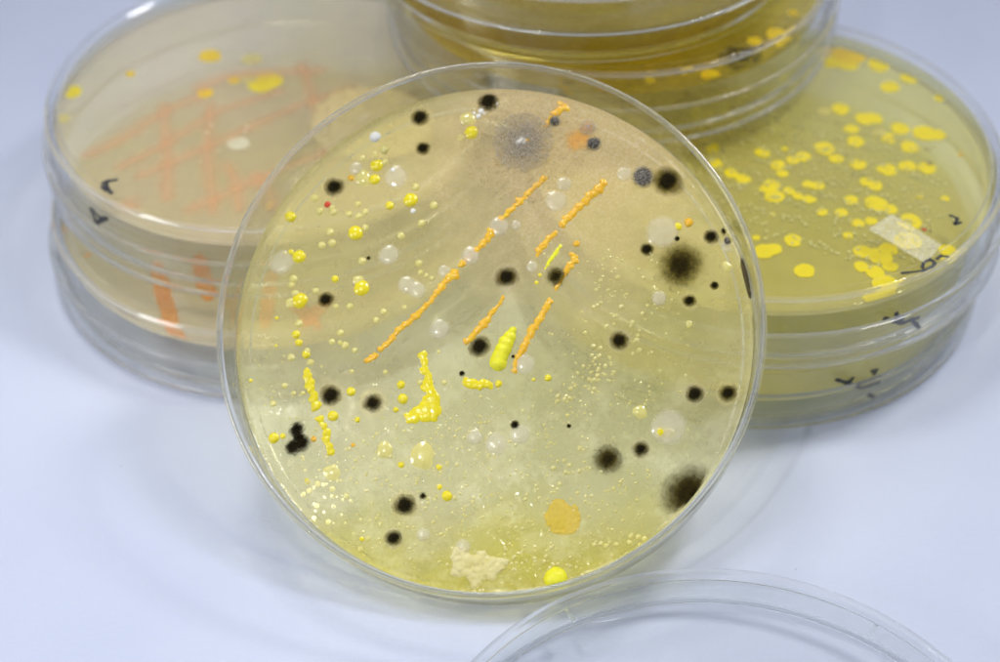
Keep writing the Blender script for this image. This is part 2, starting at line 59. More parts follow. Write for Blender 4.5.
TINY = [[23.57,-1.87,0.5],[22.99,1.15,0.48],[18.75,0.65,0.47],[13.78,-19.46,0.46],[20.16,2.31,0.45],[24.01,-3.55,0.45],[9.38,-22.56,0.45],[27.14,6.52,0.44],[16.5,-2.59,0.44],[21.27,3.86,0.42],[20.86,8.92,0.42],[12.58,-9.6,0.42],[16.98,-7.62,0.42],[10.3,-25.18,0.42],[16.4,-9.79,0.41],[17.22,-6.44,0.41],[0.45,-38.65,0.41],[17.9,4.61,0.4],[19.63,-7.08,0.4],[18.34,-6.0,0.4],[11.81,-10.83,0.4],[17.39,-4.29,0.4],[10.31,-11.59,0.4],[1.73,-37.35,0.4],[8.43,-38.58,0.4],[11.58,-38.4,0.4],[5.96,-37.01,0.4],[8.73,-35.37,0.4],[25.16,8.72,0.39],[2.62,-38.7,0.39],[12.04,-22.18,0.39],[13.6,-23.16,0.39],[11.37,-23.25,0.39],[12.27,-11.14,0.38],[7.49,-37.58,0.38],[-11.26,-21.31,0.38],[18.07,-34.8,0.38],[17.95,-32.64,0.38],[18.38,-36.84,0.38],[11.14,-21.36,0.38],[17.36,4.24,0.37],[26.83,6.92,0.37],[17.62,-2.92,0.37],[17.06,-7.47,0.37],[17.0,-8.32,0.37],[16.46,-8.21,0.37],[8.86,-38.08,0.37],[7.85,-36.77,0.37],[-29.65,-29.55,0.37],[-23.6,-27.02,0.37],[-18.87,-30.92,0.37],[-15.75,-31.04,0.37],[-17.09,-19.86,0.37],[4.18,-32.22,0.37],[18.99,-26.12,0.37],[-9.0,-32.76,0.37],[24.71,2.59,0.36],[16.69,3.93,0.36],[15.2,-0.35,0.36],[16.54,-2.67,0.36],[15.6,-8.1,0.36],[16.71,-4.67,0.36],[1.26,-35.21,0.36],[-9.96,-27.08,0.36],[-14.0,-36.65,0.36],[-10.23,-30.76,0.36],[-25.84,-23.59,0.36],[9.68,-38.01,0.36],[20.41,2.31,0.35],[11.44,-11.37,0.35],[-28.14,-24.16,0.35],[-21.08,-25.38,0.35],[-4.73,-36.59,0.35],[12.54,-29.51,0.35],[-19.13,-33.32,0.35],[4.7,-27.47,0.35],[-6.69,-26.97,0.35],[-4.14,-39.34,0.35],[10.38,-10.86,0.34],[13.34,-9.15,0.34],[14.74,-5.98,0.34],[20.14,-25.15,0.34],[14.35,-28.11,0.34],[2.27,-37.78,0.34],[3.39,-36.1,0.34],[3.98,-37.76,0.34],[-11.38,-26.35,0.34],[24.57,-23.41,0.34],[13.15,-26.71,0.34],[-8.01,-37.68,0.34],[-22.85,-20.38,0.34],[22.8,-35.2,0.34],[18.05,8.48,0.33],[23.81,-1.07,0.33],[17.19,-8.36,0.33],[9.91,-26.02,0.33],[0.83,-27.26,0.33],[17.08,-23.39,0.33],[1.46,-35.5,0.33],[11.74,-36.96,0.33],[-11.02,-27.7,0.33],[-24.92,-26.7,0.33],[22.64,-28.12,0.33],[-26.7,-26.07,0.33],[-22.02,-30.05,0.33],[-19.51,-23.51,0.33],[19.28,6.78,0.32],[19.99,0.9,0.32],[19.06,-4.56,0.32],[16.0,-8.48,0.32],[16.07,-8.29,0.32],[16.1,-10.44,0.32],[8.48,-32.64,0.32],[-4.37,-32.46,0.32],[-6.26,-21.58,0.32],[4.41,-35.08,0.32],[-10.27,-35.74,0.32],[-13.45,-31.58,0.32],[-31.59,-19.46,0.32],[-13.4,-38.05,0.32],[-7.08,-37.82,0.32],[-11.52,-28.41,0.32],[-31.59,-31.09,0.32],[22.59,-25.34,0.32],[26.66,11.55,0.32],[17.25,6.9,0.32],[15.91,-7.02,0.31],[10.19,-11.83,0.31],[-10.42,-17.17,0.31],[-9.24,-15.48,0.31],[2.09,-34.63,0.31],[16.09,-28.65,0.31],[6.96,-27.35,0.31],[14.45,-27.29,0.31],[7.99,-35.9,0.31],[1.19,-36.36,0.31],[-21.62,-32.03,0.31],[-14.4,-31.53,0.31],[-11.11,-27.01,0.31],[-17.73,-23.79,0.31],[-3.74,-27.73,0.31],[22.12,-23.93,0.31],[-8.44,-33.05,0.31],[4.12,-30.48,0.31],[-9.33,-37.22,0.31],[-5.35,-33.01,0.31],[-22.14,-37.21,0.31],[-29.68,-24.61,0.31],[2.43,-18.03,0.31],[-14.81,-15.77,0.31],[-12.52,-19.59,0.31],[-23.58,-23.43,0.31],[-6.47,-16.93,0.31],[-9.66,-26.61,0.31],[28.18,13.7,0.31],[22.75,0.55,0.3],[25.59,3.92,0.3],[22.23,5.91,0.3],[24.11,-0.26,0.3],[15.27,1.51,0.3],[17.95,-7.3,0.3],[19.44,-7.46,0.3],[12.66,-11.32,0.3],[10.54,-11.58,0.3],[-8.91,-22.68,0.3],[-20.99,-22.6,0.3],[-12.89,-24.49,0.3],[-17.87,-18.56,0.3],[-26.29,-22.62,0.3],[9.75,-31.34,0.3],[-7.86,-21.36,0.3],[-4.45,-33.17,0.3],[15.87,-34.64,0.3],[14.4,-21.72,0.3],[8.17,-38.9,0.3],[3.06,-37.64,0.3],[2.75,-36.69,0.3],[9.0,-35.05,0.3],[-13.47,-35.41,0.3],[-29.48,-33.34,0.3],[-7.25,-34.99,0.3],[-26.51,-27.71,0.3],[20.98,-26.23,0.3],[-29.31,-15.08,0.3],[-11.84,-21.43,0.3],[-18.32,-13.57,0.3],[-19.63,-20.31,0.3],[-19.42,-29.99,0.3],[9.11,-26.53,0.3],[-31.12,-21.74,0.3],[17.85,-35.27,0.3],[-2.55,-26.69,0.3],[21.45,4.01,0.29],[17.05,-10.36,0.29],[18.3,-7.49,0.29],[0.79,-9.34,0.29],[-8.59,-16.78,0.29],[-9.08,-21.56,0.29],[-5.72,-15.59,0.29],[-23.81,-18.42,0.29],[4.14,-23.27,0.29],[5.83,-31.68,0.29],[8.63,-35.75,0.29],[-29.08,-32.41,0.29],[-17.04,-24.7,0.29],[5.08,-23.66,0.29],[20.23,-31.34,0.29],[11.18,-23.6,0.29],[-21.54,-35.85,0.29],[11.78,-23.5,0.29],[2.6,-36.93,0.29],[19.97,-25.72,0.29],[-1.4,-17.33,0.29],[4.67,-13.01,0.29],[3.32,-18.63,0.29],[-22.65,-24.1,0.29],[16.49,-38.15,0.29],[-8.0,-32.02,0.29],[26.46,12.75,0.29],[21.72,11.76,0.29],[19.71,2.75,0.28],[19.28,-5.58,0.28],[19.31,-5.9,0.28],[13.83,-7.05,0.28],[14.05,-11.78,0.28],[-2.38,-13.7,0.28],[-2.19,-10.49,0.28],[-6.42,-17.0,0.28],[-0.68,-26.69,0.28],[-6.76,-26.75,0.28],[-21.61,-19.81,0.28],[-6.06,-19.01,0.28],[3.12,-32.01,0.28],[-5.76,-26.28,0.28],[2.43,-21.23,0.28],[12.64,-38.61,0.28],[1.22,-34.8,0.28],[12.53,-35.96,0.28],[-27.94,-26.23,0.28],[-18.98,-33.87,0.28],[-21.14,-22.84,0.28],[-26.3,-27.87,0.28],[15.0,-28.53,0.28],[-27.53,-19.66,0.28],[-3.58,-27.0,0.28],[16.55,-29.65,0.28],[16.46,-35.04,0.28],[15.3,-22.8,0.28],[-6.5,-27.18,0.28],[0.5,-32.58,0.28],[-2.11,-30.2,0.28],[14.85,-30.57,0.28],[8.24,-28.32,0.28],[-5.0,-17.16,0.28],[-7.39,-15.69,0.28],[-0.93,-20.16,0.28],[6.18,-19.69,0.28],[-13.51,-15.35,0.28],[7.02,-16.99,0.28],[-13.18,-34.35,0.28],[23.62,-30.33,0.28],[-17.09,-27.06,0.28],[16.84,-31.87,0.28],[-20.45,-30.26,0.28],[14.98,-25.79,0.28],[-14.56,-23.21,0.28],[21.65,-33.56,0.28],[23.14,-2.17,0.28],[30.8,5.9,0.28],[24.4,10.17,0.28],[18.46,10.38,0.28],[27.07,4.7,0.28],[19.81,12.4,0.28],[27.57,11.1,0.27],[16.29,-4.11,0.27],[-9.85,-19.68,0.27],[-0.72,-16.61,0.27],[8.76,-34.7,0.27],[10.07,-21.43,0.27],[-4.76,-25.0,0.27],[20.02,-27.07,0.27],[1.78,-29.39,0.27],[2.41,-23.49,0.27],[13.41,-34.8,0.27],[13.39,-38.81,0.27],[6.22,-35.78,0.27],[4.69,-37.3,0.27],[6.24,-35.22,0.27],[-9.41,-24.89,0.27],[-14.07,-34.94,0.27],[20.4,-24.8,0.27],[-7.31,-23.85,0.27],[-31.16,-34.07,0.27],[-23.15,-21.63,0.27],[-4.97,-29.99,0.27],[23.42,-38.53,0.27],[-18.03,-38.18,0.27],[-21.5,-17.28,0.27],[8.01,-15.46,0.27],[-31.43,-19.93,0.27],[-7.03,-29.31,0.27],[-15.42,-20.9,0.27],[4.95,-26.77,0.27],[-24.32,-18.43,0.27],[-19.86,-16.63,0.27],[-15.24,-17.7,0.27],[-19.45,-16.03,0.27],[-27.23,-18.38,0.27],[2.85,-29.71,0.27],[19.31,-29.83,0.27],[25.95,-3.98,0.27],[20.54,10.38,0.27],[27.92,5.89,0.27],[22.06,-12.34,0.27],[9.18,-18.47,0.27],[14.75,-22.64,0.27],[27.92,14.51,0.27],[20.32,6.47,0.27],[17.72,7.15,0.26],[26.51,8.32,0.26],[16.11,-4.15,0.26],[11.94,-11.76,0.26],[13.05,-7.7,0.26],[-5.34,-18.75,0.26],[15.56,-9.75,0.26],[14.36,-19.74,0.26],[-4.83,-11.21,0.26],[-4.25,-19.28,0.26],[17.19,-28.23,0.26],[5.65,-31.12,0.26],[0.34,-28.44,0.26],[-25.42,-35.18,0.26],[18.62,-38.3,0.26],[-2.65,-38.31,0.26],[15.39,-27.27,0.26],[3.99,-35.78,0.26],[10.95,-28.69,0.26],[-28.0,-28.67,0.26],[13.03,-32.71,0.26],[-25.15,-29.15,0.26],[-2.14,-14.72,0.26],[9.74,-18.68,0.26],[-9.17,-18.9,0.26],[-28.87,-21.76,0.26],[5.37,-22.13,0.26],[-2.95,-20.14,0.26],[-6.12,-14.42,0.26],[-5.02,-28.46,0.26],[-12.84,-24.05,0.26],[14.24,-17.59,0.26],[12.55,-23.47,0.26],[-2.26,-16.2,0.26],[22.82,-30.5,0.26],[-5.48,-30.74,0.26],[-24.73,-39.08,0.26],[8.95,-28.26,0.26],[-19.17,-29.45,0.26],[-6.27,-15.94,0.26],[3.63,-40.29,0.26],[26.74,4.05,0.26],[19.57,13.59,0.26],[24.01,-9.02,0.26],[31.37,-8.0,0.26],[30.28,-10.67,0.26],[31.89,-3.02,0.26],[8.32,-16.23,0.26],[27.25,-7.08,0.26],[19.92,9.82,0.26],[25.18,1.59,0.25],[16.69,-5.74,0.25],[14.95,-9.29,0.25],[1.75,-10.64,0.25],[-1.54,-14.72,0.25],[4.12,-32.16,0.25],[12.07,-27.72,0.25],[18.21,-26.49,0.25],[9.46,-31.87,0.25],[6.55,-25.29,0.25],[9.54,-35.7,0.25],[-25.35,-23.53,0.25],[-36.47,-8.46,0.25],[-33.15,-2.99,0.25],[-28.48,-4.54,0.25],[1.89,-32.95,0.25],[17.95,-28.86,0.25],[12.52,-23.35,0.25],[-23.23,-32.29,0.25],[4.85,-39.06,0.25],[-20.15,-27.38,0.25],[4.93,-31.1,0.25],[2.43,-28.32,0.25],[-8.46,-20.01,0.25],[-23.22,-13.72,0.25],[-0.91,-14.66,0.25],[-17.66,-20.03,0.25],[19.18,-26.58,0.25],[-20.25,-21.61,0.25],[-3.29,-37.54,0.25],[18.55,-32.76,0.25],[0.02,-18.05,0.25],[24.27,-39.96,0.25],[8.36,-23.3,0.25],[-0.65,-22.57,0.25],[24.56,-12.5,0.25],[9.88,-0.41,0.25],[29.59,4.71,0.25],[10.46,9.5,0.25],[18.43,9.11,0.25],[15.77,-5.88,0.24],[16.97,-6.78,0.24],[14.59,-7.76,0.24],[10.59,-10.6,0.24],[1.23,-13.22,0.24],[-2.53,-14.85,0.24],[-0.72,-22.71,0.24],[2.31,-31.44,0.24],[-25.94,-26.25,0.24],[-34.75,-2.55,0.24],[-6.29,-36.65,0.24],[-20.87,-38.6,0.24],[-7.39,-31.77,0.24],[4.67,-34.13,0.24],[9.13,-20.58,0.24],[-9.59,-16.26,0.24],[-26.55,-21.59,0.24],[17.8,-26.66,0.24],[-9.63,-29.98,0.24],[-29.13,-33.92,0.24],[24.88,-24.23,0.24],[3.34,-22.73,0.24],[11.76,-36.84,0.24],[-16.11,-17.04,0.24],[-27.45,-38.48,0.24],[-7.31,-31.95,0.24],[15.02,-17.98,0.24],[-29.0,-35.74,0.24],[25.34,-10.48,0.24],[28.46,-0.95,0.24],[9.37,-0.23,0.24],[14.95,-12.43,0.24],[14.78,3.19,0.24],[19.87,-10.88,0.24],[8.84,13.34,0.24],[24.83,-11.96,0.24],[18.61,-8.4,0.24],[12.0,-23.51,0.24],[11.71,-22.22,0.24],[28.71,14.78,0.24],[5.67,-14.19,0.23],[-7.11,-13.93,0.23],[6.39,-12.39,0.23],[-16.1,-14.78,0.23],[-25.73,-20.66,0.23],[7.75,-21.62,0.23],[4.37,-24.08,0.23],[-19.56,-34.54,0.23],[-27.14,-32.39,0.23],[-35.06,-3.54,0.23],[-32.02,-9.21,0.23],[14.27,-22.95,0.23],[-3.03,-31.8,0.23],[5.18,-34.75,0.23],[-2.51,-30.35,0.23],[-0.15,-20.21,0.23],[-0.87,-16.72,0.23],[-19.13,-21.87,0.23],[-18.55,-24.51,0.23],[-29.49,-35.64,0.23],[-29.42,-28.44,0.23],[-10.01,-22.58,0.23],[12.66,-29.97,0.23],[-10.26,-20.38,0.23],[-1.44,-28.6,0.23],[8.22,-23.9,0.23],[6.3,-26.06,0.23],[-0.24,-19.44,0.23],[4.97,-26.63,0.23],[11.51,-8.81,0.23],[11.81,-3.93,0.23],[30.62,2.29,0.23],[28.43,-16.03,0.23],[26.65,12.43,0.23],[28.86,16.92,0.23],[16.66,9.9,0.23],[-7.11,-18.59,0.22],[0.59,-19.09,0.22],[9.32,-9.85,0.22],[-10.12,-22.0,0.22],[-24.25,-21.97,0.22],[-16.06,-15.17,0.22],[-26.68,-13.59,0.22],[3.24,-33.95,0.22],[12.81,-37.75,0.22],[5.75,-38.05,0.22],[6.79,-38.79,0.22],[11.14,-36.13,0.22],[8.1,-37.55,0.22],[-13.73,-36.53,0.22],[-27.57,-24.07,0.22],[-9.65,-32.84,0.22],[-37.84,-10.76,0.22],[-38.55,-8.07,0.22],[-5.61,-26.36,0.22],[-2.18,-21.56,0.22],[-24.53,-30.5,0.22],[-23.17,-38.44,0.22],[-5.3,-29.68,0.22],[-17.78,-15.39,0.22],[9.37,-15.99,0.22],[24.52,-24.58,0.22],[23.69,-39.16,0.22],[-4.87,-22.83,0.22],[-1.04,-24.34,0.22],[-6.09,-32.81,0.22],[-9.71,-28.48,0.22],[-20.14,-34.71,0.22],[-24.36,-35.7,0.22],[27.17,3.35,0.22],[16.34,-5.17,0.22],[19.17,-4.95,0.22],[16.05,11.74,0.22],[9.35,-13.67,0.22],[25.34,-9.62,0.22],[20.39,6.52,0.22],[31.4,11.0,0.22],[23.07,-8.51,0.22],[19.0,-12.39,0.22],[29.2,15.22,0.22],[19.67,8.49,0.22],[20.9,12.18,0.22],[14.31,-12.47,0.21],[8.44,-17.55,0.21],[-12.51,-23.61,0.21],[-19.5,-19.16,0.21],[-13.03,-20.09,0.21],[-1.64,-17.99,0.21],[-4.27,-16.26,0.21],[-12.71,-20.47,0.21],[-0.38,-33.77,0.21],[11.1,-38.14,0.21],[-25.71,-34.66,0.21],[-36.74,-9.58,0.21],[-5.1,-29.01,0.21],[11.66,-36.51,0.21],[24.28,-35.5,0.21],[-1.12,-22.23,0.21],[-1.29,-20.53,0.21],[-33.7,-13.03,0.21],[7.68,-29.88,0.21],[15.12,-33.34,0.21],[-24.34,-16.81,0.21],[-5.86,-38.69,0.21],[-26.43,-26.25,0.21],[15.4,-34.34,0.21],[8.31,-27.63,0.21],[18.36,11.07,0.21],[10.29,9.89,0.21],[19.02,-8.47,0.21],[25.98,-11.96,0.21],[14.54,9.76,0.21],[31.25,-16.9,0.21],[14.74,-13.82,0.21],[15.7,-13.95,0.21],[17.66,10.95,0.21],[13.11,-3.77,0.21],[22.89,-3.99,0.21],[26.75,6.18,0.21],[17.45,-5.73,0.21],[9.41,12.79,0.21],[26.26,2.58,0.21],[-0.18,-17.08,0.2],[12.49,-12.69,0.2],[14.84,-19.39,0.2],[-2.54,-19.75,0.2],[-22.46,-18.19,0.2],[-5.01,-23.59,0.2],[-20.83,-17.8,0.2],[-7.9,-20.95,0.2],[11.59,-31.82,0.2],[-5.88,-32.12,0.2],[16.88,-34.08,0.2],[12.27,-29.6,0.2],[21.35,-28.55,0.2],[9.29,-25.61,0.2],[-5.48,-25.45,0.2],[6.36,-27.71,0.2],[10.25,-37.47,0.2],[3.75,-38.8,0.2],[-22.06,-34.59,0.2],[-26.41,-30.47,0.2],[-31.44,-33.79,0.2],[-24.88,-23.74,0.2],[-31.61,-30.13,0.2],[-31.5,-10.31,0.2],[-10.32,-18.14,0.2],[-27.44,-20.57,0.2],[-8.88,-13.42,0.2],[8.35,-19.13,0.2],[4.79,-37.47,0.2],[-11.12,-35.86,0.2],[-22.99,-35.11,0.2],[-21.28,-23.96,0.2],[8.75,-18.62,0.2],[-4.63,-32.71,0.2],[-10.14,-30.87,0.2],[14.54,-37.87,0.2],[17.48,-26.46,0.2],[2.16,-18.12,0.2],[-10.02,-34.42,0.2],[13.31,0.27,0.2],[16.23,-6.85,0.2],[30.6,7.49,0.2],[22.78,-4.16,0.2],[19.23,4.71,0.2],[14.91,1.88,0.2],[25.36,-11.06,0.2],[21.7,5.8,0.2],[29.38,15.35,0.2],[18.44,11.98,0.2],[17.13,8.06,0.2],[17.77,7.64,0.2],[-3.95,-15.55,0.19],[-23.11,-16.2,0.19],[-15.28,-23.64,0.19],[-0.09,-20.68,0.19],[-26.95,-23.65,0.19],[1.99,-22.02,0.19],[-5.63,-31.39,0.19],[-1.49,-28.69,0.19],[-38.89,-4.0,0.19],[7.29,-22.44,0.19],[-0.98,-20.67,0.19],[-32.56,-13.02,0.19],[-21.47,-17.01,0.19],[-27.36,-11.95,0.19],[-0.93,-37.43,0.19],[-10.05,-39.91,0.19],[21.14,-17.08,0.19],[19.93,-33.17,0.19],[-19.02,-15.93,0.19],[10.04,-39.95,0.19],[-18.25,-19.74,0.19],[9.5,-26.5,0.19],[11.96,-22.46,0.19],[17.7,-16.79,0.19],[28.21,16.88,0.19],[29.69,11.59,0.19],[26.82,11.38,0.19],[20.39,10.27,0.19],[19.46,6.0,0.19],[-3.97,-16.16,0.18],[-2.09,-15.58,0.18],[16.97,-11.43,0.18],[-6.99,-11.13,0.18],[-7.89,-14.39,0.18],[-24.18,-25.64,0.18],[-22.27,-19.77,0.18],[-8.11,-32.45,0.18],[-7.81,-25.45,0.18],[7.67,-22.64,0.18],[8.26,-32.98,0.18],[-5.51,-28.71,0.18],[-29.61,-27.25,0.18],[-8.01,-15.01,0.18],[-11.13,-17.7,0.18],[8.6,-17.14,0.18],[-29.9,-15.4,0.18],[-14.4,-20.21,0.18],[19.19,-17.92,0.18],[-15.04,-30.86,0.18],[3.19,-20.65,0.18],[-11.82,-16.86,0.18],[11.7,-38.54,0.18],[10.95,-1.76,0.18],[20.78,-15.61,0.18],[13.59,-5.35,0.18],[25.4,-4.15,0.18],[12.91,-8.66,0.18],[13.19,-8.75,0.18],[27.42,-9.19,0.18],[14.07,-10.37,0.18],[26.8,16.01,0.18],[19.88,5.69,0.18],[21.95,5.43,0.18],[12.09,-15.09,0.17],[4.65,-10.15,0.17],[13.09,-10.98,0.17],[15.57,-9.26,0.17],[-12.45,-25.8,0.17],[-10.87,-21.4,0.17],[-13.8,-20.39,0.17],[-1.0,-23.95,0.17],[-26.68,-17.52,0.17],[-26.81,-25.04,0.17],[-0.68,-16.44,0.17],[-9.06,-23.09,0.17],[13.05,-32.38,0.17],[6.79,-25.92,0.17],[21.31,-29.33,0.17],[14.79,-23.08,0.17],[-0.58,-22.77,0.17],[-8.76,-28.81,0.17],[5.75,-21.54,0.17],[-12.21,-29.54,0.17],[-12.14,-32.77,0.17],[8.22,-17.02,0.17],[-26.96,-13.08,0.17],[5.74,-17.91,0.17],[11.31,-23.53,0.17],[-20.21,-23.97,0.17],[-10.29,-37.21,0.17],[-21.65,-15.98,0.17],[-27.89,-32.53,0.17],[-4.04,-27.49,0.17],[-10.8,-22.99,0.17],[5.25,-38.56,0.17],[9.36,-21.57,0.17],[-12.97,-23.56,0.17],[-29.2,-34.09,0.17],[-29.27,-22.94,0.17],[-1.5,-27.04,0.17],[9.05,-23.78,0.17],[24.99,-37.43,0.17],[4.4,-38.45,0.17],[15.16,-14.99,0.17],[12.66,-13.45,0.17],[20.31,5.74,0.17],[10.15,-14.59,0.17],[13.81,-13.36,0.17],[29.23,11.77,0.17],[25.95,-15.25,0.17],[28.76,16.08,0.17],[21.43,6.66,0.17],[18.71,12.15,0.17],[17.96,5.73,0.17],[21.16,7.54,0.17],[8.7,-19.13,0.16],[-7.0,-8.74,0.16],[6.44,-11.66,0.16],[-26.34,-26.23,0.16],[-12.88,-18.31,0.16],[-10.8,-16.25,0.16],[3.87,-31.52,0.16],[-5.55,-21.43,0.16],[-21.17,-30.78,0.16],[-27.9,-5.62,0.16],[9.55,-13.49,0.16],[-3.64,-28.5,0.16],[-6.01,-26.08,0.16],[21.39,-23.41,0.16],[2.73,-33.44,0.16],[-7.69,-27.02,0.16],[2.07,-38.44,0.16],[-14.98,-20.72,0.16],[17.35,-30.81,0.16],[-0.6,-16.39,0.16],[-11.49,-17.36,0.16],[-29.52,-30.15,0.16],[19.48,-8.47,0.16],[16.75,-7.39,0.16],[9.3,9.71,0.16],[27.73,-14.45,0.16],[10.41,-7.25,0.16],[12.81,-13.62,0.16],[11.25,-15.33,0.16],[28.12,3.52,0.16],[21.95,-14.48,0.16],[27.55,-10.88,0.16],[0.35,-26.35,0.15],[-3.28,-21.38,0.15],[-16.57,-19.91,0.15],[-37.67,-2.67,0.15],[-39.59,-3.09,0.15],[-22.6,-29.18,0.15],[-28.86,-31.44,0.15],[-31.5,-21.06,0.15],[-20.24,-31.86,0.15],[7.55,-20.73,0.15],[-6.49,-38.3,0.15],[-4.29,-29.63,0.15],[9.79,-4.85,0.15],[8.84,1.04,0.15],[25.72,9.91,0.15],[20.2,8.14,0.15],[30.68,-1.87,0.15],[20.12,-12.37,0.15],[-8.79,-17.21,0.14],[6.54,-19.46,0.14],[10.35,-14.55,0.14],[-23.7,-19.72,0.14],[-25.06,-26.04,0.14],[-1.43,-19.63,0.14],[-30.21,-11.67,0.14],[-34.52,-10.13,0.14],[-37.12,-2.08,0.14],[-33.29,-9.52,0.14],[13.24,-40.25,0.14],[13.43,-3.21,0.14],[14.1,2.24,0.14],[26.67,-1.95,0.14],[13.54,-14.16,0.14],[12.41,-0.59,0.14],[8.7,-13.38,0.14],[-1.5,-23.64,0.13],[-5.95,-20.74,0.13],[-39.45,-10.98,0.13],[29.99,-11.65,0.13],[28.78,4.69,0.13]]
STREAK = {"long":[[9.06,26.5,0.57],[7.76,25.23,0.5],[6.39,24.05,0.55],[4.96,22.71,0.6],[3.47,21.19,0.54],[1.76,19.68,0.57]],"mid":[[0.12,17.48,0.7],[-0.49,16.46,0.64],[-1.34,15.63,0.57],[-2.62,14.36,0.6],[-3.89,13.12,0.5],[-4.91,12.13,0.63]],"low":[[-6.11,10.45,0.75],[-7.12,9.97,0.58],[-8.36,8.29,0.6],[-9.15,7.46,0.5],[-10.17,5.96,0.43],[-10.84,5.47,0.4],[-12.7,3.48,0.66],[-14.37,2.18,0.5],[-15.71,1.21,0.53],[-16.72,-0.12,0.5],[-17.56,-1.11,0.5],[-18.73,-2.0,0.46]],"lowtip":[[-19.56,-3.07,0.53],[-20.23,-3.39,0.53],[-20.9,-3.79,0.5]],"thick":[[19.09,25.3,0.67],[18.13,24.11,0.74],[16.93,23.28,0.7],[16.07,22.35,0.7],[14.87,21.35,0.67],[13.83,20.26,0.7],[12.8,19.43,0.67],[12.02,18.41,0.6]],"thickdot":[[10.68,16.8,0.47],[9.71,16.07,0.53],[9.01,15.06,0.53],[7.9,13.98,0.5],[8.34,14.74,0.43],[7.63,13.04,0.3]],"right":[[13.84,12.11,0.66],[13.06,11.11,0.63],[12.37,10.19,0.5]],"rightdots":[[13.29,13.17,0.37],[14.1,12.71,0.37],[11.41,8.48,0.33],[10.64,7.43,0.4]],"rightlow":[[9.58,5.25,0.5],[9.07,4.42,0.53],[8.2,2.92,0.59],[7.68,2.09,0.63],[6.83,0.93,0.66],[6.32,0.1,0.63],[5.54,-1.39,0.49],[4.93,-2.72,0.59],[4.08,-3.95,0.54],[3.64,-5.03,0.46],[3.47,-6.36,0.43]],"left":[[1.82,6.21,0.33],[1.3,5.2,0.33],[0.45,4.21,0.43],[-0.14,3.55,0.5],[-0.91,2.39,0.63],[-1.59,1.56,0.63],[-2.43,0.83,0.63],[-3.28,-0.24,0.56],[-4.28,-1.05,0.59]],"top":[[12.16,41.43,0.51],[12.3,40.16,0.65],[13.02,38.87,0.68],[11.99,38.38,0.71],[11.13,37.97,0.51],[13.73,39.92,0.34]],"topbar":[[10.6,37.18,0.44],[9.9,36.14,0.47],[9.55,35.62,0.34]]}
LIME = [[11.58,14.61,0.3],[10.98,13.77,0.37],[10.11,12.6,0.4],[9.42,11.59,0.33],[8.9,10.84,0.23]]
CLUB = [[0.77,-4.76,1.25],[1.12,-3.77,1.32],[1.63,-2.77,1.25],[2.15,-1.61,1.12],[2.75,-0.62,0.89],[3.27,0.46,0.59]]
BAR = [[-4.63,-7.85,0.62],[-3.9,-8.21,0.89],[-2.92,-8.41,0.75],[-1.93,-8.44,0.85],[-0.95,-8.52,0.79]]
SMEAR = [[-11.6,-3.17,0.66],[-11.44,-4.19,0.56],[-11.29,-5.87,0.82],[-10.64,-6.9,0.56],[-10.82,-8.07,0.82],[-10.34,-9.25,0.9],[-10.18,-10.43,1.07],[-10.03,-11.6,1.06],[-11.02,-12.07,1.15],[-12.18,-12.36,0.98],[-9.88,-12.43,1.06],[-11.04,-13.23,1.14],[-12.85,-13.34,0.98],[-14.0,-13.63,0.74],[-9.89,-13.26,0.98],[-11.65,-8.71,0.49]]
CHAIN = [[-30.88,-5.39,0.58],[-30.8,-6.32,0.76],[-30.37,-7.26,0.66],[-30.37,-8.1,0.79],[-29.7,-9.22,0.66],[-29.78,-9.97,0.72],[-29.36,-11.15,0.82]]
CHAIN2 = [[-28.69,-13.34,0.62],[-28.1,-14.52,0.62],[-27.52,-15.7,0.66],[-27.68,-16.86,0.65],[-27.18,-17.87,0.62],[-26.85,-18.87,0.62]]
ORCLUST = [[10.72,-30.69,3.05]]
CRCLUST = [[-5.64,-36.66,1.44],[-4.38,-37.96,2.08],[-2.13,-37.86,1.92],[0.12,-37.76,1.44],[-3.6,-39.73,1.44],[-5.99,-38.72,1.28],[-1.67,-38.99,1.28]]
ORHAZE = [[15.22,33.06,2.87],[16.81,35.3,1.52]]
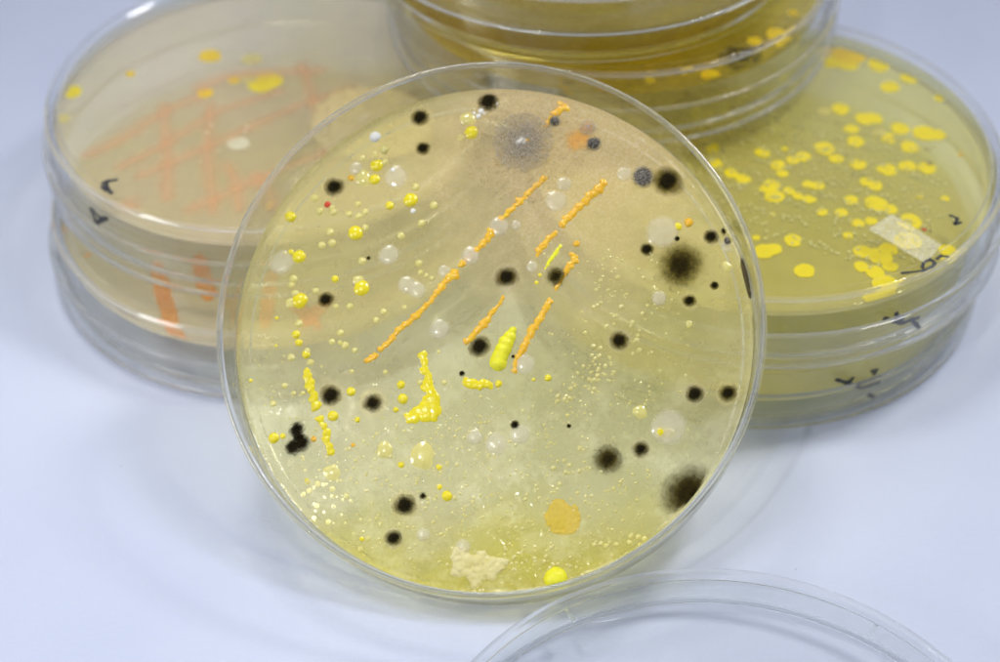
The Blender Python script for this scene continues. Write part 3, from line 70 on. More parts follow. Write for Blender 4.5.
R1C = [[23.88,37.35,3.39,1],[17.93,31.81,1.88,0],[21.13,30.87,2.01,0],[28.88,32.37,2.35,0],[33.29,26.34,1.72,0],[28.15,22.85,1.84,0],[37.56,19.01,1.04,0],[17.23,15.83,1.75,0],[21.3,12.4,1.8,0],[22.94,12.56,1.8,0],[13.96,15.17,1.29,2],[18.28,9.26,1.4,0],[27.57,9.16,1.78,0],[23.38,7.8,1.27,3],[24.98,6.16,1.65,0],[31.86,7.3,2.29,0],[34.27,6.69,1.58,0],[18.35,5.12,1.71,0],[28.26,3.1,1.76,0],[12.17,3.13,2.01,0],[13.86,-0.04,1.37,0],[0.3,2.28,1.44,0],[4.66,3.38,0.63,0],[7.87,0.78,1.44,0],[5.73,-0.17,1.25,0],[17.73,-1.91,1.55,0],[22.83,-3.6,1.86,0],[26.7,-2.82,1.67,0],[30.23,-3.44,1.73,0],[2.73,-1.61,1.43,0],[3.19,-4.15,1.11,0],[-6.22,-3.74,1.36,0],[-4.27,-5.51,1.36,0],[-8.98,4.16,1.39,0],[-8.81,-0.71,1.25,0],[0.66,-7.87,1.84,0],[0.88,-10.82,1.83,0],[-1.01,-9.0,0.92,0],[3.68,-9.54,1.1,0],[5.05,-11.06,1.03,0],[6.97,-12.09,1.21,0],[7.43,-7.69,1.1,0],[9.2,-8.15,1.23,0],[18.24,-7.26,1.23,0],[19.74,-8.5,1.35,0],[14.6,-12.54,1.33,0],[8.77,-15.81,1.02,0],[12.21,-16.11,1.2,0],[18.96,-13.65,2.12,0],[21.24,-15.36,1.32,0],[14.71,-19.13,1.19,0],[17.19,-18.55,1.08,0],[-0.25,-16.18,0.54,0],[27.3,-11.79,0.73,0],[31.69,-12.61,0.85,0],[23.97,-19.05,2.27,0],[12.35,-22.59,0.89,0],[2.49,-23.2,1.48,0],[-3.93,-22.53,0.71,0],[37.27,0.51,0.44,4],[26.24,-21.18,0.42,5],[2.4,-23.8,1.48,0],[-3.19,-26.49,1.84,0],[-1.4,-25.88,1.53,0],[12.36,-22.49,0.87,0],[3.27,-31.83,1.81,0],[14.19,-27.04,1.65,0],[17.01,-28.35,2.14,0],[18.87,-26.52,1.65,0],[18.33,-31.19,1.33,0],[13.32,-31.03,1.33,0],[15.37,-32.48,1.69,0],[16.6,-35.72,2.28,0],[29.17,-27.13,1.59,0],[30.26,-30.64,1.46,0],[22.67,-24.26,2.47,0],[14.25,-40.56,1.54,0],[15.64,-41.05,1.6,0],[17.47,-39.78,1.48,0]]
L1C = [[-14.69,17.37,2.25,1],[-30.1,11.47,1.01,1],[-14.23,4.28,1.59,1],[-5.96,15.97,2.04,2],[-8.89,8.6,1.2,1],[-5.94,9.19,1.81,2],[-2.59,7.67,3.41,0],[-43.38,6.0,2.0,0],[-42.49,-3.51,1.56,2],[-5.99,-12.57,2.11,6],[-11.8,-6.87,0.31,6],[-12.32,-9.13,0.35,6],[-9.37,-14.99,0.27,6],[-12.42,-18.33,0.28,6],[-4.75,-7.44,0.29,6],[-4.98,-9.06,0.29,6],[4.29,-33.3,1.28,2]]
L1M = [[19.48,-7.3,13.19,0]]
L1S = [[[-35.54,-16.93,1.33,0],[-28.87,-10.82,1.35,0],[-19.46,0.04,1.38,0],[-12.34,5.24,1.4,0]],[[-28.87,-20.87,1.32,0],[-20.8,-13.65,1.34,0],[-11.52,-2.25,1.37,0],[2.6,5.4,1.4,0]],[[-22.11,2.16,1.39,0],[-19.18,-14.34,1.34,0],[-17.37,-31.14,1.29,0]],[[-17.26,4.73,1.39,0],[-9.88,10.39,1.41,0],[10.22,11.44,1.41,0]],[[-24.73,-23.45,1.31,0],[-13.04,-14.55,1.34,0],[5.02,-0.48,1.38,0],[16.53,5.95,1.4,0]],[[-8.12,-17.85,1.33,0],[-5.22,-24.09,1.31,0],[-3.45,-34.5,1.28,0]],[[-24.45,-27.96,1.29,0],[-23.04,-33.86,1.28,0]],[[-14.43,-34.14,1.28,0],[2.77,-21.31,1.32,0],[11.81,-15.39,1.33,0]],[[-12.96,1.84,1.39,0],[-11.16,-17.75,1.33,0],[-8.11,-35.21,1.27,0]],[[-2.89,-21.12,1.32,0],[1.03,-27.31,1.3,0],[2.94,-34.7,1.27,0]],[[3.88,15.25,1.43,0],[9.29,-5.63,1.36,0],[12.18,-21.63,1.31,0]]]
L2S = [[[-22.17,-18.4,1.71,0],[-19.78,-26.5,1.68,0],[-18.12,-32.1,1.66,0],[-16.86,-36.21,1.64,0],[-15.19,-40.78,1.62,0],[-13.12,-42.93,1.62,0]],[[-14.39,-16.6,1.72,0],[-12.07,-25.33,1.68,0],[-10.6,-30.13,1.67,0]],[[-41.16,-7.64,1.75,0],[-40.95,-8.87,1.75,0]],[[-35.71,-15.92,1.72,0],[-35.23,-16.53,1.72,0]],[[0.2,-22.0,1.7,0],[0.28,-38.06,1.64,0]],[[4.21,-30.03,1.67,0],[10.3,-38.36,1.63,0]],[[11.63,-30.25,1.67,0],[6.66,-38.25,1.63,0]]]
C1C = [[34.16,-17.52,0.97,0],[25.34,-26.95,1.33,0],[29.72,-24.71,1.91,0],[30.72,-28.51,1.51,0],[17.84,-42.47,1.83,1],[20.77,-48.51,1.08,0],[4.54,-39.44,0.92,0],[10.9,-36.43,1.11,0],[33.73,-28.62,0.94,0]]
C1M = [[26.53,-38.94,1.48,0]]
TAPE = [[15.03,-25.5],[19.79,-21.49],[26.84,-30.23],[23.09,-35.15]]
INKR = [[[18.45,-37.46],[22.27,-36.95],[24.15,-35.83],[24.78,-34.76],[24.16,-34.01],[22.89,-34.7],[22.31,-36.14],[22.75,-36.87]],[[25.1,-34.04],[26.12,-33.15],[27.44,-33.38]],[[29.79,-22.11],[31.11,-23.12],[30.14,-24.82]],[[30.14,-24.82],[31.63,-24.1]]]
INKL = [[[-28.86,-29.55],[-27.8,-28.83],[-25.99,-28.35]],[[-27.94,-29.43],[-27.47,-30.96],[-26.37,-32.65]],[[-28.72,-30.16],[-27.33,-31.87]]]
INKLW = [[[-2.368,24.796],[-2.351,23.126],[-2.349,21.253]],[[-2.359,24.82],[-2.306,23.712],[-2.248,25.019]],[[-2.355,21.316],[-2.272,24.197]]]
INKRW = [[[-1.205,22.362],[-1.157,20.917],[-1.104,19.291]],[[-1.104,19.291],[-1.061,19.419],[-1.014,18.887]],[[-1.151,22.76],[-1.128,21.049],[-1.104,19.291]],[[-1.061,19.419],[-1.026,17.504],[-1.0,15.92]]]
INKR2 = [[[-1.314,9.323],[-1.259,7.721],[-1.187,5.264]],[[-1.187,5.264],[-1.137,5.116],[-1.089,4.939]],[[-1.23,8.676],[-1.244,8.022],[-1.244,7.163]],[[-1.146,3.011],[-1.104,1.109]],[[-1.153,8.728],[-1.124,8.511],[-1.132,7.457]]]
# ---------------------------------------------------------------- helpers
S = 0.1                                   # data below is in millimetres, the scene in centimetres
COL = bpy.context.scene.collection

def link(o, parent=None):
    COL.objects.link(o)
    if parent is not None:
        o.parent = parent
    return o

def tag(o, label=None, cat=None, group=None, kind=None):
    if label: o['label'] = label
    if cat: o['category'] = cat
    if group: o['group'] = group
    if kind: o['kind'] = kind
    return o

def empty(name, loc=(0, 0, 0)):
    o = bpy.data.objects.new(name, None)
    o.empty_display_size = 0.5
    o.location = [c * S for c in loc]
    return link(o)

class MB:
    def __init__(s):
        s.v = []; s.f = []; s.m = []; s.a = []
    def add(s, vs, fs, mi=0, at=None):
        b = len(s.v)
        s.a += at if at else [0.0] * len(vs)
        s.v += [tuple(p) for p in vs]
        s.f += [tuple(i + b for i in f) for f in fs]
        s.m += [mi] * len(fs)
    def build(s, name, mats, parent=None, loc=(0, 0, 0), smooth=True, angle=32):
        me = bpy.data.meshes.new(name)
        me.from_pydata([(x * S, y * S, z * S) for x, y, z in s.v], [], s.f)
        if not isinstance(mats, (list, tuple)): mats = [mats]
        for m in mats: me.materials.append(m)
        me.polygons.foreach_set('material_index', s.m)
        if smooth:
            me.polygons.foreach_set('use_smooth', [True] * len(me.polygons))
            if angle: me.set_sharp_from_angle(angle=math.radians(angle))
        if any(s.a):
            at = me.attributes.new('rho', 'FLOAT', 'POINT'); at.data.foreach_set('value', s.a)
        me.update()
        o = bpy.data.objects.new(name, me)
        o.location = [c * S for c in loc]
        return link(o, parent)

def fillet(poly, rads, n=4):
    out = []
    N = len(poly)
    for i, (p, r) in enumerate(zip(poly, rads)):
        if r <= 0: out.append(p); continue
        a = Vector(poly[i - 1]); b = Vector(p); c = Vector(poly[(i + 1) % N])
        u = (a - b).normalized(); w = (c - b).normalized()
        ang = u.angle(w); t = r / math.tan(ang / 2)
        ctr = b + (u + w).normalized() * (r / math.sin(ang / 2))
        p0 = b + u * t; p1 = b + w * t
        d0 = p0 - ctr; d1 = p1 - ctr
        tot = math.atan2(d0.x * d1.y - d0.y * d1.x, d0.dot(d1))
        for k in range(n + 1):
            th = tot * k / n
            q = Vector((d0.x * math.cos(th) - d0.y * math.sin(th), d0.x * math.sin(th) + d0.y * math.cos(th))) + ctr
            out.append((q.x, q.y))
    return out

def lathe(prof, seg=224, rim=None, floor=0, damp=False):
    """open profile from axis to axis, (r, z), both ends on the axis"""
    mb = MB(); vs = []; fs = []; mi = []
    body = [p for p in prof if p[0] > 1e-6]
    n = len(body)
    for i in range(seg):
        a = 2 * math.pi * i / seg
        ca, sa = math.cos(a), math.sin(a)
        for r, z in body: vs.append((r * ca, r * sa, z))
    for i in range(seg):
        j = (i + 1) % seg
        for k in range(n - 1):
            fs.append((i * n + k, j * n + k, j * n + k + 1, i * n + k + 1))
            if rim:
                d = math.hypot(body[k + 1][0] - body[k][0], body[k + 1][1] - body[k][1])
                mi.append(1 if d < rim else 0)
            else: mi.append(0)
    fs.append(tuple(reversed([i * n for i in range(seg)])))
    fs.append(tuple(i * n + n - 1 for i in range(seg)))
    mb.add(vs, fs)
    mb.m = mi + [floor if damp else 0, floor]
    return mb

# ---------------------------------------------------------------- materials
def newmat(name):
    m = bpy.data.materials.new(name); m.use_nodes = True
    nt = m.node_tree; nt.nodes.clear()
    out = nt.nodes.new('ShaderNodeOutputMaterial')
    return m, nt, out

def N(nt, t, **kw):
    n = nt.nodes.new(t)
    for k, v in kw.items():
        if k in n.inputs.keys() if isinstance(k, str) else False: n.inputs[k].default_value = v
        else: setattr(n, k, v)
    return n

def L(nt, a, b): nt.links.new(a, b)

def ramp(nt, fac, stops, interp='LINEAR'):
    r = nt.nodes.new('ShaderNodeValToRGB'); r.color_ramp.interpolation = interp
    els = r.color_ramp.elements
    while len(els) < len(stops): els.new(0.5)
    for e, (p, c) in zip(els, stops):
        e.position = p; e.color = (c[0], c[1], c[2], 1) if len(c) > 2 else (c[0], c[0], c[0], 1)
    L(nt, fac, r.inputs['Fac'])
    return r.outputs['Color']

def mathn(nt, op, a, b=None, clamp=False):
    n = nt.nodes.new('ShaderNodeMath'); n.operation = op; n.use_clamp = clamp
    for i, x in enumerate((a, b)):
        if x is None: continue
        if isinstance(x, (int, float)): n.inputs[i].default_value = x
        else: L(nt, x, n.inputs[i])
    return n.outputs[0]

def noise(nt, vec, scale, detail=3, rough=0.55):
    n = nt.nodes.new('ShaderNodeTexNoise')
    n.inputs['Scale'].default_value = scale; n.inputs['Detail'].default_value = detail
    n.inputs['Roughness'].default_value = rough
    if vec is not None: L(nt, vec, n.inputs['Vector'])
    return n.outputs['Fac']

def mixc(nt, fac, a, b):
    n = nt.nodes.new('ShaderNodeMix'); n.data_type = 'RGBA'
    for i, x in ((0, fac), (6, a), (7, b)):
        if isinstance(x, (int, float)): n.inputs[i].default_value = x
        elif isinstance(x, tuple): n.inputs[i].default_value = (*x[:3], 1)
        else: L(nt, x, n.inputs[i])
    return n.outputs[2]

def plastic(name, tint=(0.985, 0.99, 0.985), bump=0.0):
    m, nt, out = newmat(name)
    g = N(nt, 'ShaderNodeBsdfGlass'); g.inputs['Color'].default_value = (*tint, 1)
    g.inputs['Roughness'].default_value = 0.0; g.inputs['IOR'].default_value = 1.5
    tc = N(nt, 'ShaderNodeTexCoord')
    # fine scratches and moulding waviness
    nz = noise(nt, tc.outputs['Object'], 1.3, 2)
    b = N(nt, 'ShaderNodeBump'); b.inputs['Strength'].default_value = 0.02; b.inputs['Distance'].default_value = 0.1
    L(nt, nz, b.inputs['Height']); L(nt, b.outputs['Normal'], g.inputs['Normal'])
    tl = N(nt, 'ShaderNodeBsdfTranslucent'); tl.inputs['Color'].default_value = (0.92, 0.93, 0.95, 1)
    di = N(nt, 'ShaderNodeBsdfDiffuse'); di.inputs['Color'].default_value = (0.92, 0.93, 0.95, 1)
    a = N(nt, 'ShaderNodeMixShader'); a.inputs[0].default_value = 0.5; L(nt, tl.outputs[0], a.inputs[1]); L(nt, di.outputs[0], a.inputs[2])
    c = N(nt, 'ShaderNodeMixShader'); c.inputs[0].default_value = 0.15; L(nt, g.outputs[0], c.inputs[1]); L(nt, a.outputs[0], c.inputs[2])
    L(nt, c.outputs[0], out.inputs['Surface'])
    return m

def sheet(name, base=0.04, rough=0.015):
    """thin clear wall: passes light straight through and mirrors a little by angle"""
    m, nt, out = newmat(name)
    tc = N(nt, 'ShaderNodeTexCoord')
    tr = N(nt, 'ShaderNodeBsdfTransparent'); tr.inputs['Color'].default_value = (0.985, 0.99, 0.985, 1)
    gl = N(nt, 'ShaderNodeBsdfGlossy'); gl.inputs['Roughness'].default_value = rough
    fr = N(nt, 'ShaderNodeFresnel'); fr.inputs['IOR'].default_value = 1.5
    b = N(nt, 'ShaderNodeBump'); b.inputs['Strength'].default_value = 0.05; b.inputs['Distance'].default_value = 0.1
    L(nt, noise(nt, tc.outputs['Object'], 1.1, 2), b.inputs['Height']); L(nt, b.outputs['Normal'], gl.inputs['Normal'])
    # both sides of a sheet mirror alike: evaluate the angle as if always from outside
    geo = N(nt, 'ShaderNodeNewGeometry')
    lw = N(nt, 'ShaderNodeLayerWeight'); lw.inputs['Blend'].default_value = 0.5
    f = mathn(nt, 'POWER', lw.outputs['Facing'], 4.0)
    f = mathn(nt, 'MULTIPLY', f, 0.9); f = mathn(nt, 'ADD', f, base, True)
    mx = N(nt, 'ShaderNodeMixShader'); L(nt, f, mx.inputs[0])
    L(nt, tr.outputs[0], mx.inputs[1]); L(nt, gl.outputs[0], mx.inputs[2])
    L(nt, mx.outputs[0], out.inputs['Surface'])
    return m

def agar(name, tint, body, milk, film=False, bump=0.15):
    """clear nutrient jelly: tinted see-through body with a little scatter and a wet skin"""
    m, nt, out = newmat(name)
    tc = N(nt, 'ShaderNodeTexCoord'); ob = tc.outputs['Object']
    n1 = noise(nt, ob, 0.55, 3); n2 = noise(nt, ob, 2.2, 4)
    colr = mixc(nt, ramp(nt, n1, [(0.35, (0,)), (0.7, (1,))]), body, tuple(c * f for c, f in zip(body, (0.93, 0.97, 0.8))))
    fac = mathn(nt, 'MULTIPLY_ADD', n2, 0.12)
    nt.nodes[-1].inputs[2].default_value = milk - 0.06
    facs = fac
    trc = None
    if film:
        sep = N(nt, 'ShaderNodeSeparateXYZ'); L(nt, ob, sep.inputs[0])
        # beige mould film over the upper part of the plate, clear to the lower left
        y = sep.outputs['Y']; x = sep.outputs['X']
        dv = N(nt, 'ShaderNodeVectorMath', operation='DISTANCE'); L(nt, ob, dv.inputs[0]); dv.inputs[1].default_value = (1.35, 3.15, 0.5)
        s = mathn(nt, 'ADD', mathn(nt, 'MULTIPLY', dv.outputs['Value'], -0.30), mathn(nt, 'MULTIPLY', noise(nt, ob, 1.1, 5, 0.6), 0.9))
        s = mathn(nt, 'ADD', s, 0.62)
        msk2 = ramp(nt, s, [(0.15, (0,)), (0.75, (0.75,))])
        grain = noise(nt, ob, 24, 3, 0.7)
        colr = mixc(nt, mathn(nt, 'MULTIPLY', msk2, 0.9, True), colr, (0.88, 0.62, 0.33))
        colr = mixc(nt, mathn(nt, 'MULTIPLY', msk2, ramp(nt, grain, [(0.46, (0,)), (0.64, (0.75,))])), colr, (0.94, 0.82, 0.60))
        facs = mathn(nt, 'ADD', fac, mathn(nt, 'MULTIPLY', msk2, mathn(nt, 'ADD', 0.14, mathn(nt, 'MULTIPLY', grain, 0.40))), True)
        # yellow of the view through the edge, put into the colour toward the bottom
        lowm = ramp(nt, mathn(nt, 'ADD', mathn(nt, 'MULTIPLY', y, -0.205), mathn(nt, 'MULTIPLY', n1, 0.45)), [(0.75, (0,)), (1.3 / 1.3, (1,))])
        colr = mixc(nt, mathn(nt, 'MULTIPLY', lowm, 0.85), colr, (0.92, 0.78, 0.12))
        slime = mathn(nt, 'MULTIPLY', ramp(nt, noise(nt, ob, 1.6, 5, 0.65), [(0.50, (0,)), (0.62, (1,))]), ramp(nt, mathn(nt, 'ADD', mathn(nt, 'MULTIPLY', y, -0.3), 0.3), [(0.2, (0,)), (0.8, (1,))]))
        colr = mixc(nt, mathn(nt, 'MULTIPLY', slime, 0.40), colr, (0.93, 0.89, 0.62))
        facs = mathn(nt, 'ADD', facs, mathn(nt, 'MULTIPLY', slime, 0.14), True)
        trc = mixc(nt, lowm, tuple(tint), (tint[0] * 0.98, tint[1] * 0.96, tint[2] * 0.68))
    ns = N(nt, 'ShaderNodeSeparateXYZ'); L(nt, ob, ns.inputs[0])
    up = ramp(nt, ns.outputs['Z'], [(0.38, (0.0,)), (0.42, (1,))])
    side = mathn(nt, 'GREATER_THAN', ns.outputs['Z'], 0.18)
    facs = mathn(nt, 'MULTIPLY', facs, mathn(nt, 'ADD', mathn(nt, 'MULTIPLY', up, 0.75), mathn(nt, 'MULTIPLY', side, 0.25)), True)
    tr = N(nt, 'ShaderNodeBsdfTransparent')
    if trc is None: tr.inputs['Color'].default_value = (*tint, 1)
    else: L(nt, trc, tr.inputs['Color'])
    di = N(nt, 'ShaderNodeBsdfDiffuse'); L(nt, colr, di.inputs['Color'])
    tl = N(nt, 'ShaderNodeBsdfTranslucent'); L(nt, colr, tl.inputs['Color'])
    mx0 = N(nt, 'ShaderNodeMixShader'); mx0.inputs[0].default_value = 0.22 if film else 0.12
    L(nt, di.outputs[0], mx0.inputs[1]); L(nt, tl.outputs[0], mx0.inputs[2])
    mx = N(nt, 'ShaderNodeMixShader'); L(nt, facs, mx.inputs[0])
    L(nt, tr.outputs[0], mx.inputs[1]); L(nt, mx0.outputs[0], mx.inputs[2])
    lw = N(nt, 'ShaderNodeLayerWeight'); lw.inputs['Blend'].default_value = 0.5
    f = mathn(nt, 'MULTIPLY', mathn(nt, 'POWER', lw.outputs['Facing'], 4.5), 0.8)
    f = mathn(nt, 'ADD', f, 0.02, True)
    gl = N(nt, 'ShaderNodeBsdfGlossy'); gl.inputs['Roughness'].default_value = 0.02
    b = N(nt, 'ShaderNodeBump'); b.inputs['Strength'].default_value = bump; b.inputs['Distance'].default_value = 0.05
    hgt = noise(nt, ob, 4.0, 3, 0.5)
    if film:
        wet = ramp(nt, mathn(nt, 'ADD', mathn(nt, 'MULTIPLY', y, -0.3), mathn(nt, 'MULTIPLY', noise(nt, ob, 2.0, 3), 0.8)), [(0.55, (0,)), (0.95, (1,))])
        hgt = mathn(nt, 'ADD', hgt, mathn(nt, 'MULTIPLY', wet, mathn(nt, 'MULTIPLY', noise(nt, ob, 7, 2, 0.6), 6.5)))
    L(nt, hgt, b.inputs['Height'])
    L(nt, b.outputs['Normal'], gl.inputs['Normal'])
    mx2 = N(nt, 'ShaderNodeMixShader'); L(nt, f, mx2.inputs[0])
    L(nt, mx.outputs[0], mx2.inputs[1]); L(nt, gl.outputs[0], mx2.inputs[2])
    L(nt, mx2.outputs[0], out.inputs['Surface'])
    return m

def waxy(name, c1, c2, rough=0.25, spec=0.5, scale=6, bump=0.25, alpha=1.0, edge=None, nsc=1.0, tl_=None, wob=0.4, coat=0.0, flat=False, coat_ior=1.8):
    """colony surface; alpha < 1 mixes in see-through, edge = (start, end) fades out the rim"""
    m, nt, out = newmat(name)
    if tl_ is None: tl_ = 0.22 if max(c1) > 0.2 else 0.0
    tc = N(nt, 'ShaderNodeTexCoord'); ob = tc.outputs['Object']
    p = N(nt, 'ShaderNodeBsdfPrincipled')
    n = noise(nt, ob, scale, 3)
    L(nt, mixc(nt, ramp(nt, n, [(0.35, (0,)), (0.68, (1,))]), c1, c2), p.inputs['Base Color'])
    p.inputs['Roughness'].default_value = rough
    p.inputs['Specular IOR Level'].default_value = spec
    p.inputs['Coat Weight'].default_value = coat; p.inputs['Coat IOR'].default_value = coat_ior; p.inputs['Coat Roughness'].default_value = 0.1
    b = N(nt, 'ShaderNodeBump'); b.inputs['Strength'].default_value = bump; b.inputs['Distance'].default_value = 0.03
    L(nt, noise(nt, ob, scale * 2.5, 3), b.inputs['Height']); L(nt, b.outputs['Normal'], p.inputs['Normal'])
    sh = p.outputs[0]
    tl = N(nt, 'ShaderNodeBsdfTranslucent'); tl.inputs['Color'].default_value = (*c1, 1)
    mt = N(nt, 'ShaderNodeMixShader'); mt.inputs[0].default_value = tl_
    L(nt, sh, mt.inputs[1]); L(nt, tl.outputs[0], mt.inputs[2]); sh = mt.outputs[0]
    if alpha < 1 or edge:
        tr = N(nt, 'ShaderNodeBsdfTransparent')
        mx = N(nt, 'ShaderNodeMixShader')
        if edge:
            ln = N(nt, 'ShaderNodeAttribute'); ln.attribute_name = 'rho'
            rr = mathn(nt, 'ADD', ln.outputs['Fac'], mathn(nt, 'MULTIPLY', mathn(nt, 'SUBTRACT', noise(nt, ob, 9 * nsc, 4, 0.7), 0.5), wob))
            f = ramp(nt, rr, [(edge[0], (alpha,)), (edge[1], (0,))], 'EASE')
            L(nt, f, mx.inputs[0])
        else:
            mx.inputs[0].default_value = alpha
        L(nt, tr.outputs[0], mx.inputs[1]); L(nt, sh, mx.inputs[2]); sh = mx.outputs[0]
    L(nt, sh, out.inputs['Surface'])
    return m

M = {}
M['plastic'] = plastic('clear_plastic_rim')
M['sheet'] = sheet('clear_plastic_sheet')
M['floor'] = sheet('clear_plastic_under_agar', 0.01, 0.35)
M['agar_front'] = agar('agar_pale_yellow', (0.995, 0.98, 0.80), (0.98, 0.86, 0.46), 0.30, film=True, bump=0.10)
M['agar_left'] = agar('agar_straw', (0.998, 0.975, 0.89), (0.95, 0.80, 0.56), 0.44)
M['agar_right'] = agar('agar_olive', (0.995, 0.97, 0.74), (0.88, 0.79, 0.35), 0.42)
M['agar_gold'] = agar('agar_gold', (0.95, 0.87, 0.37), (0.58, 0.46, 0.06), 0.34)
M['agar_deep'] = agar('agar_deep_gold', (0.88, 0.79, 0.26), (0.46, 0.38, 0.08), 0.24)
M['yellow'] = waxy('colony_yellow', (0.90, 0.78, 0.01), (0.82, 0.70, 0.01), 0.22, coat=0.35)
M['lemon'] = waxy('colony_lemon', (0.92, 0.90, 0.04), (0.86, 0.82, 0.03), 0.25, bump=0.5)
M['amber'] = waxy('colony_amber', (0.88, 0.55, 0.01), (0.80, 0.46, 0.01), 0.2, coat=1.0)
M['orange'] = waxy('colony_orange', (0.90, 0.50, 0.006), (0.94, 0.62, 0.015), 0.25, bump=0.7, scale=9, coat=0.4)
M['red'] = waxy('colony_red', (0.75, 0.08, 0.02), (0.7, 0.06, 0.02), 0.2)
M['pale'] = waxy('colony_pale_yellow', (0.88, 0.82, 0.30), (0.84, 0.77, 0.24), 0.15, alpha=0.66, coat=1.0)
M['cream'] = waxy('colony_cream', (0.80, 0.76, 0.58), (0.74, 0.68, 0.48), 0.15, alpha=0.5, edge=(0.6, 1.0), wob=0.2, coat=0.5)
M['creamlump'] = waxy('colony_cream_lump', (0.97, 0.92, 0.62), (0.92, 0.84, 0.46), 0.15, alpha=0.52, bump=0.4, scale=8)
M['amberclear'] = waxy('colony_amber_clear', (0.98, 0.74, 0.03), (0.96, 0.66, 0.02), 0.3, alpha=0.42, bump=0.3, scale=12, tl_=0.5)
M['white'] = waxy('colony_white', (0.86, 0.86, 0.82), (0.8, 0.8, 0.76), 0.2)
M['haze'] = waxy('colony_orange_haze', (0.88, 0.42, 0.06), (0.85, 0.5, 0.12), 0.5, alpha=0.7, edge=(0.25, 0.95))
M['bead'] = waxy('colony_bead', (0.88, 0.82, 0.34), (0.82, 0.75, 0.22), 0.1, alpha=0.6, spec=1.0, coat=1.0, coat_ior=2.4)
M['black'] = waxy('mould_black', (0.012, 0.010, 0.004), (0.024, 0.019, 0.008), 0.9, spec=0.08, bump=1.0, scale=30)
M['blackfade'] = waxy('mould_black_core', (0.010, 0.008, 0.003), (0.024, 0.018, 0.006), 0.9, spec=0.05, alpha=1.0, edge=(0.42, 1.0), bump=1.0, scale=30)
M['olivecore'] = waxy('mould_olive_core', (0.016, 0.012, 0.003), (0.05, 0.036, 0.007), 0.9, spec=0.05, alpha=0.98, edge=(0.1, 0.98), bump=1.0, scale=30, wob=0.5)
M['halo'] = waxy('mould_halo', (0.085, 0.062, 0.012), (0.18, 0.13, 0.022), 0.9, spec=0.05, alpha=0.95, edge=(0.22, 1.04), bump=0.5, scale=20)
M['wallmould'] = waxy('mould_wall', (0.025, 0.018, 0.005), (0.14, 0.10, 0.04), 0.5, spec=0.3, bump=0.8, scale=14)
M['olive'] = waxy('mould_olive', (0.055, 0.042, 0.008), (0.16, 0.12, 0.02), 0.8, spec=0.1, alpha=0.97, edge=(0.30, 0.95), bump=0.6, scale=20)
M['margin'] = waxy('mould_thin_margin', (0.74, 0.66, 0.42), (0.66, 0.56, 0.30), 0.4, alpha=0.4, edge=(0.7, 1.0), wob=0.2)
M['cover'] = waxy('mould_pale_margin', (0.62, 0.54, 0.32), (0.58, 0.48, 0.25), 0.4, alpha=0.55, edge=(0.8, 1.0))
M['grey'] = waxy('mould_grey', (0.19, 0.175, 0.15), (0.06, 0.055, 0.045), 0.7, spec=0.1, alpha=0.97, edge=(0.75, 1.0), bump=1, scale=35)
M['greyhaze'] = waxy('mould_grey_haze', (0.52, 0.45, 0.36), (0.68, 0.58, 0.44), 0.8, spec=0.1, alpha=0.66, edge=(0.2, 1.05), bump=1, scale=35)
M['spore_dark'] = waxy('spore_dark', (0.03, 0.025, 0.01), (0.06, 0.05, 0.015), 0.8, spec=0.1, bump=0)
M['spore_olive'] = waxy('spore_olive', (0.10, 0.075, 0.015), (0.16, 0.12, 0.03), 0.8, spec=0.1, bump=0)
M['spore_grey'] = waxy('spore_grey', (0.26, 0.20, 0.13), (0.40, 0.32, 0.22), 0.8, spec=0.1, bump=0)
M['spore_white'] = waxy('spore_white', (0.90, 0.86, 0.78), (0.82, 0.78, 0.70), 0.6, spec=0.2, bump=0)
M['spore_cream'] = waxy('spore_cream', (0.90, 0.80, 0.58), (0.80, 0.68, 0.46), 0.6, spec=0.2, bump=0)
M['streak_salmon'] = waxy('streak_salmon', (0.88, 0.50, 0.28), (0.86, 0.58, 0.36), 0.4, alpha=0.42, scale=5, tl_=0.15, edge=(0.05, 1.0), nsc=0.6, wob=0.8)
M['streak_orange'] = waxy('streak_orange_deep', (0.95, 0.40, 0.08), (0.95, 0.66, 0.30), 0.3, alpha=0.95, scale=10, tl_=0.5, edge=(0.7, 1.0), nsc=0.8)
M['disc_yellow'] = waxy('colony_flat_yellow', (0.97, 0.84, 0.005), (0.93, 0.78, 0.005), 0.3, bump=0.1, tl_=0.15)
M['disc_amber'] = waxy('colony_flat_amber', (0.96, 0.72, 0.01), (0.92, 0.66, 0.01), 0.3, bump=0.1, tl_=0.15)
M['disc_cream'] = waxy('colony_flat_cream', (0.82, 0.76, 0.36), (0.78, 0.70, 0.30), 0.3, bump=0.1, tl_=0.15, alpha=0.85)
M['disc_white'] = waxy('colony_flat_white', (0.84, 0.82, 0.68), (0.80, 0.77, 0.62), 0.3, bump=0.1, tl_=0.15, alpha=0.95)
M['disc_beige'] = waxy('mould_flat_beige', (0.84, 0.73, 0.45), (0.74, 0.62, 0.34), 0.6, alpha=1.0, edge=(0.85, 1.0), nsc=0.3, tl_=0.2)
M['ink'] = waxy('marker_ink', (0.012, 0.014, 0.02), (0.03, 0.033, 0.04), 0.45, bump=0.1, alpha=0.9)
M['speck'] = waxy('colony_speck', (0.76, 0.74, 0.50), (0.80, 0.76, 0.46), 0.3, alpha=0.95)

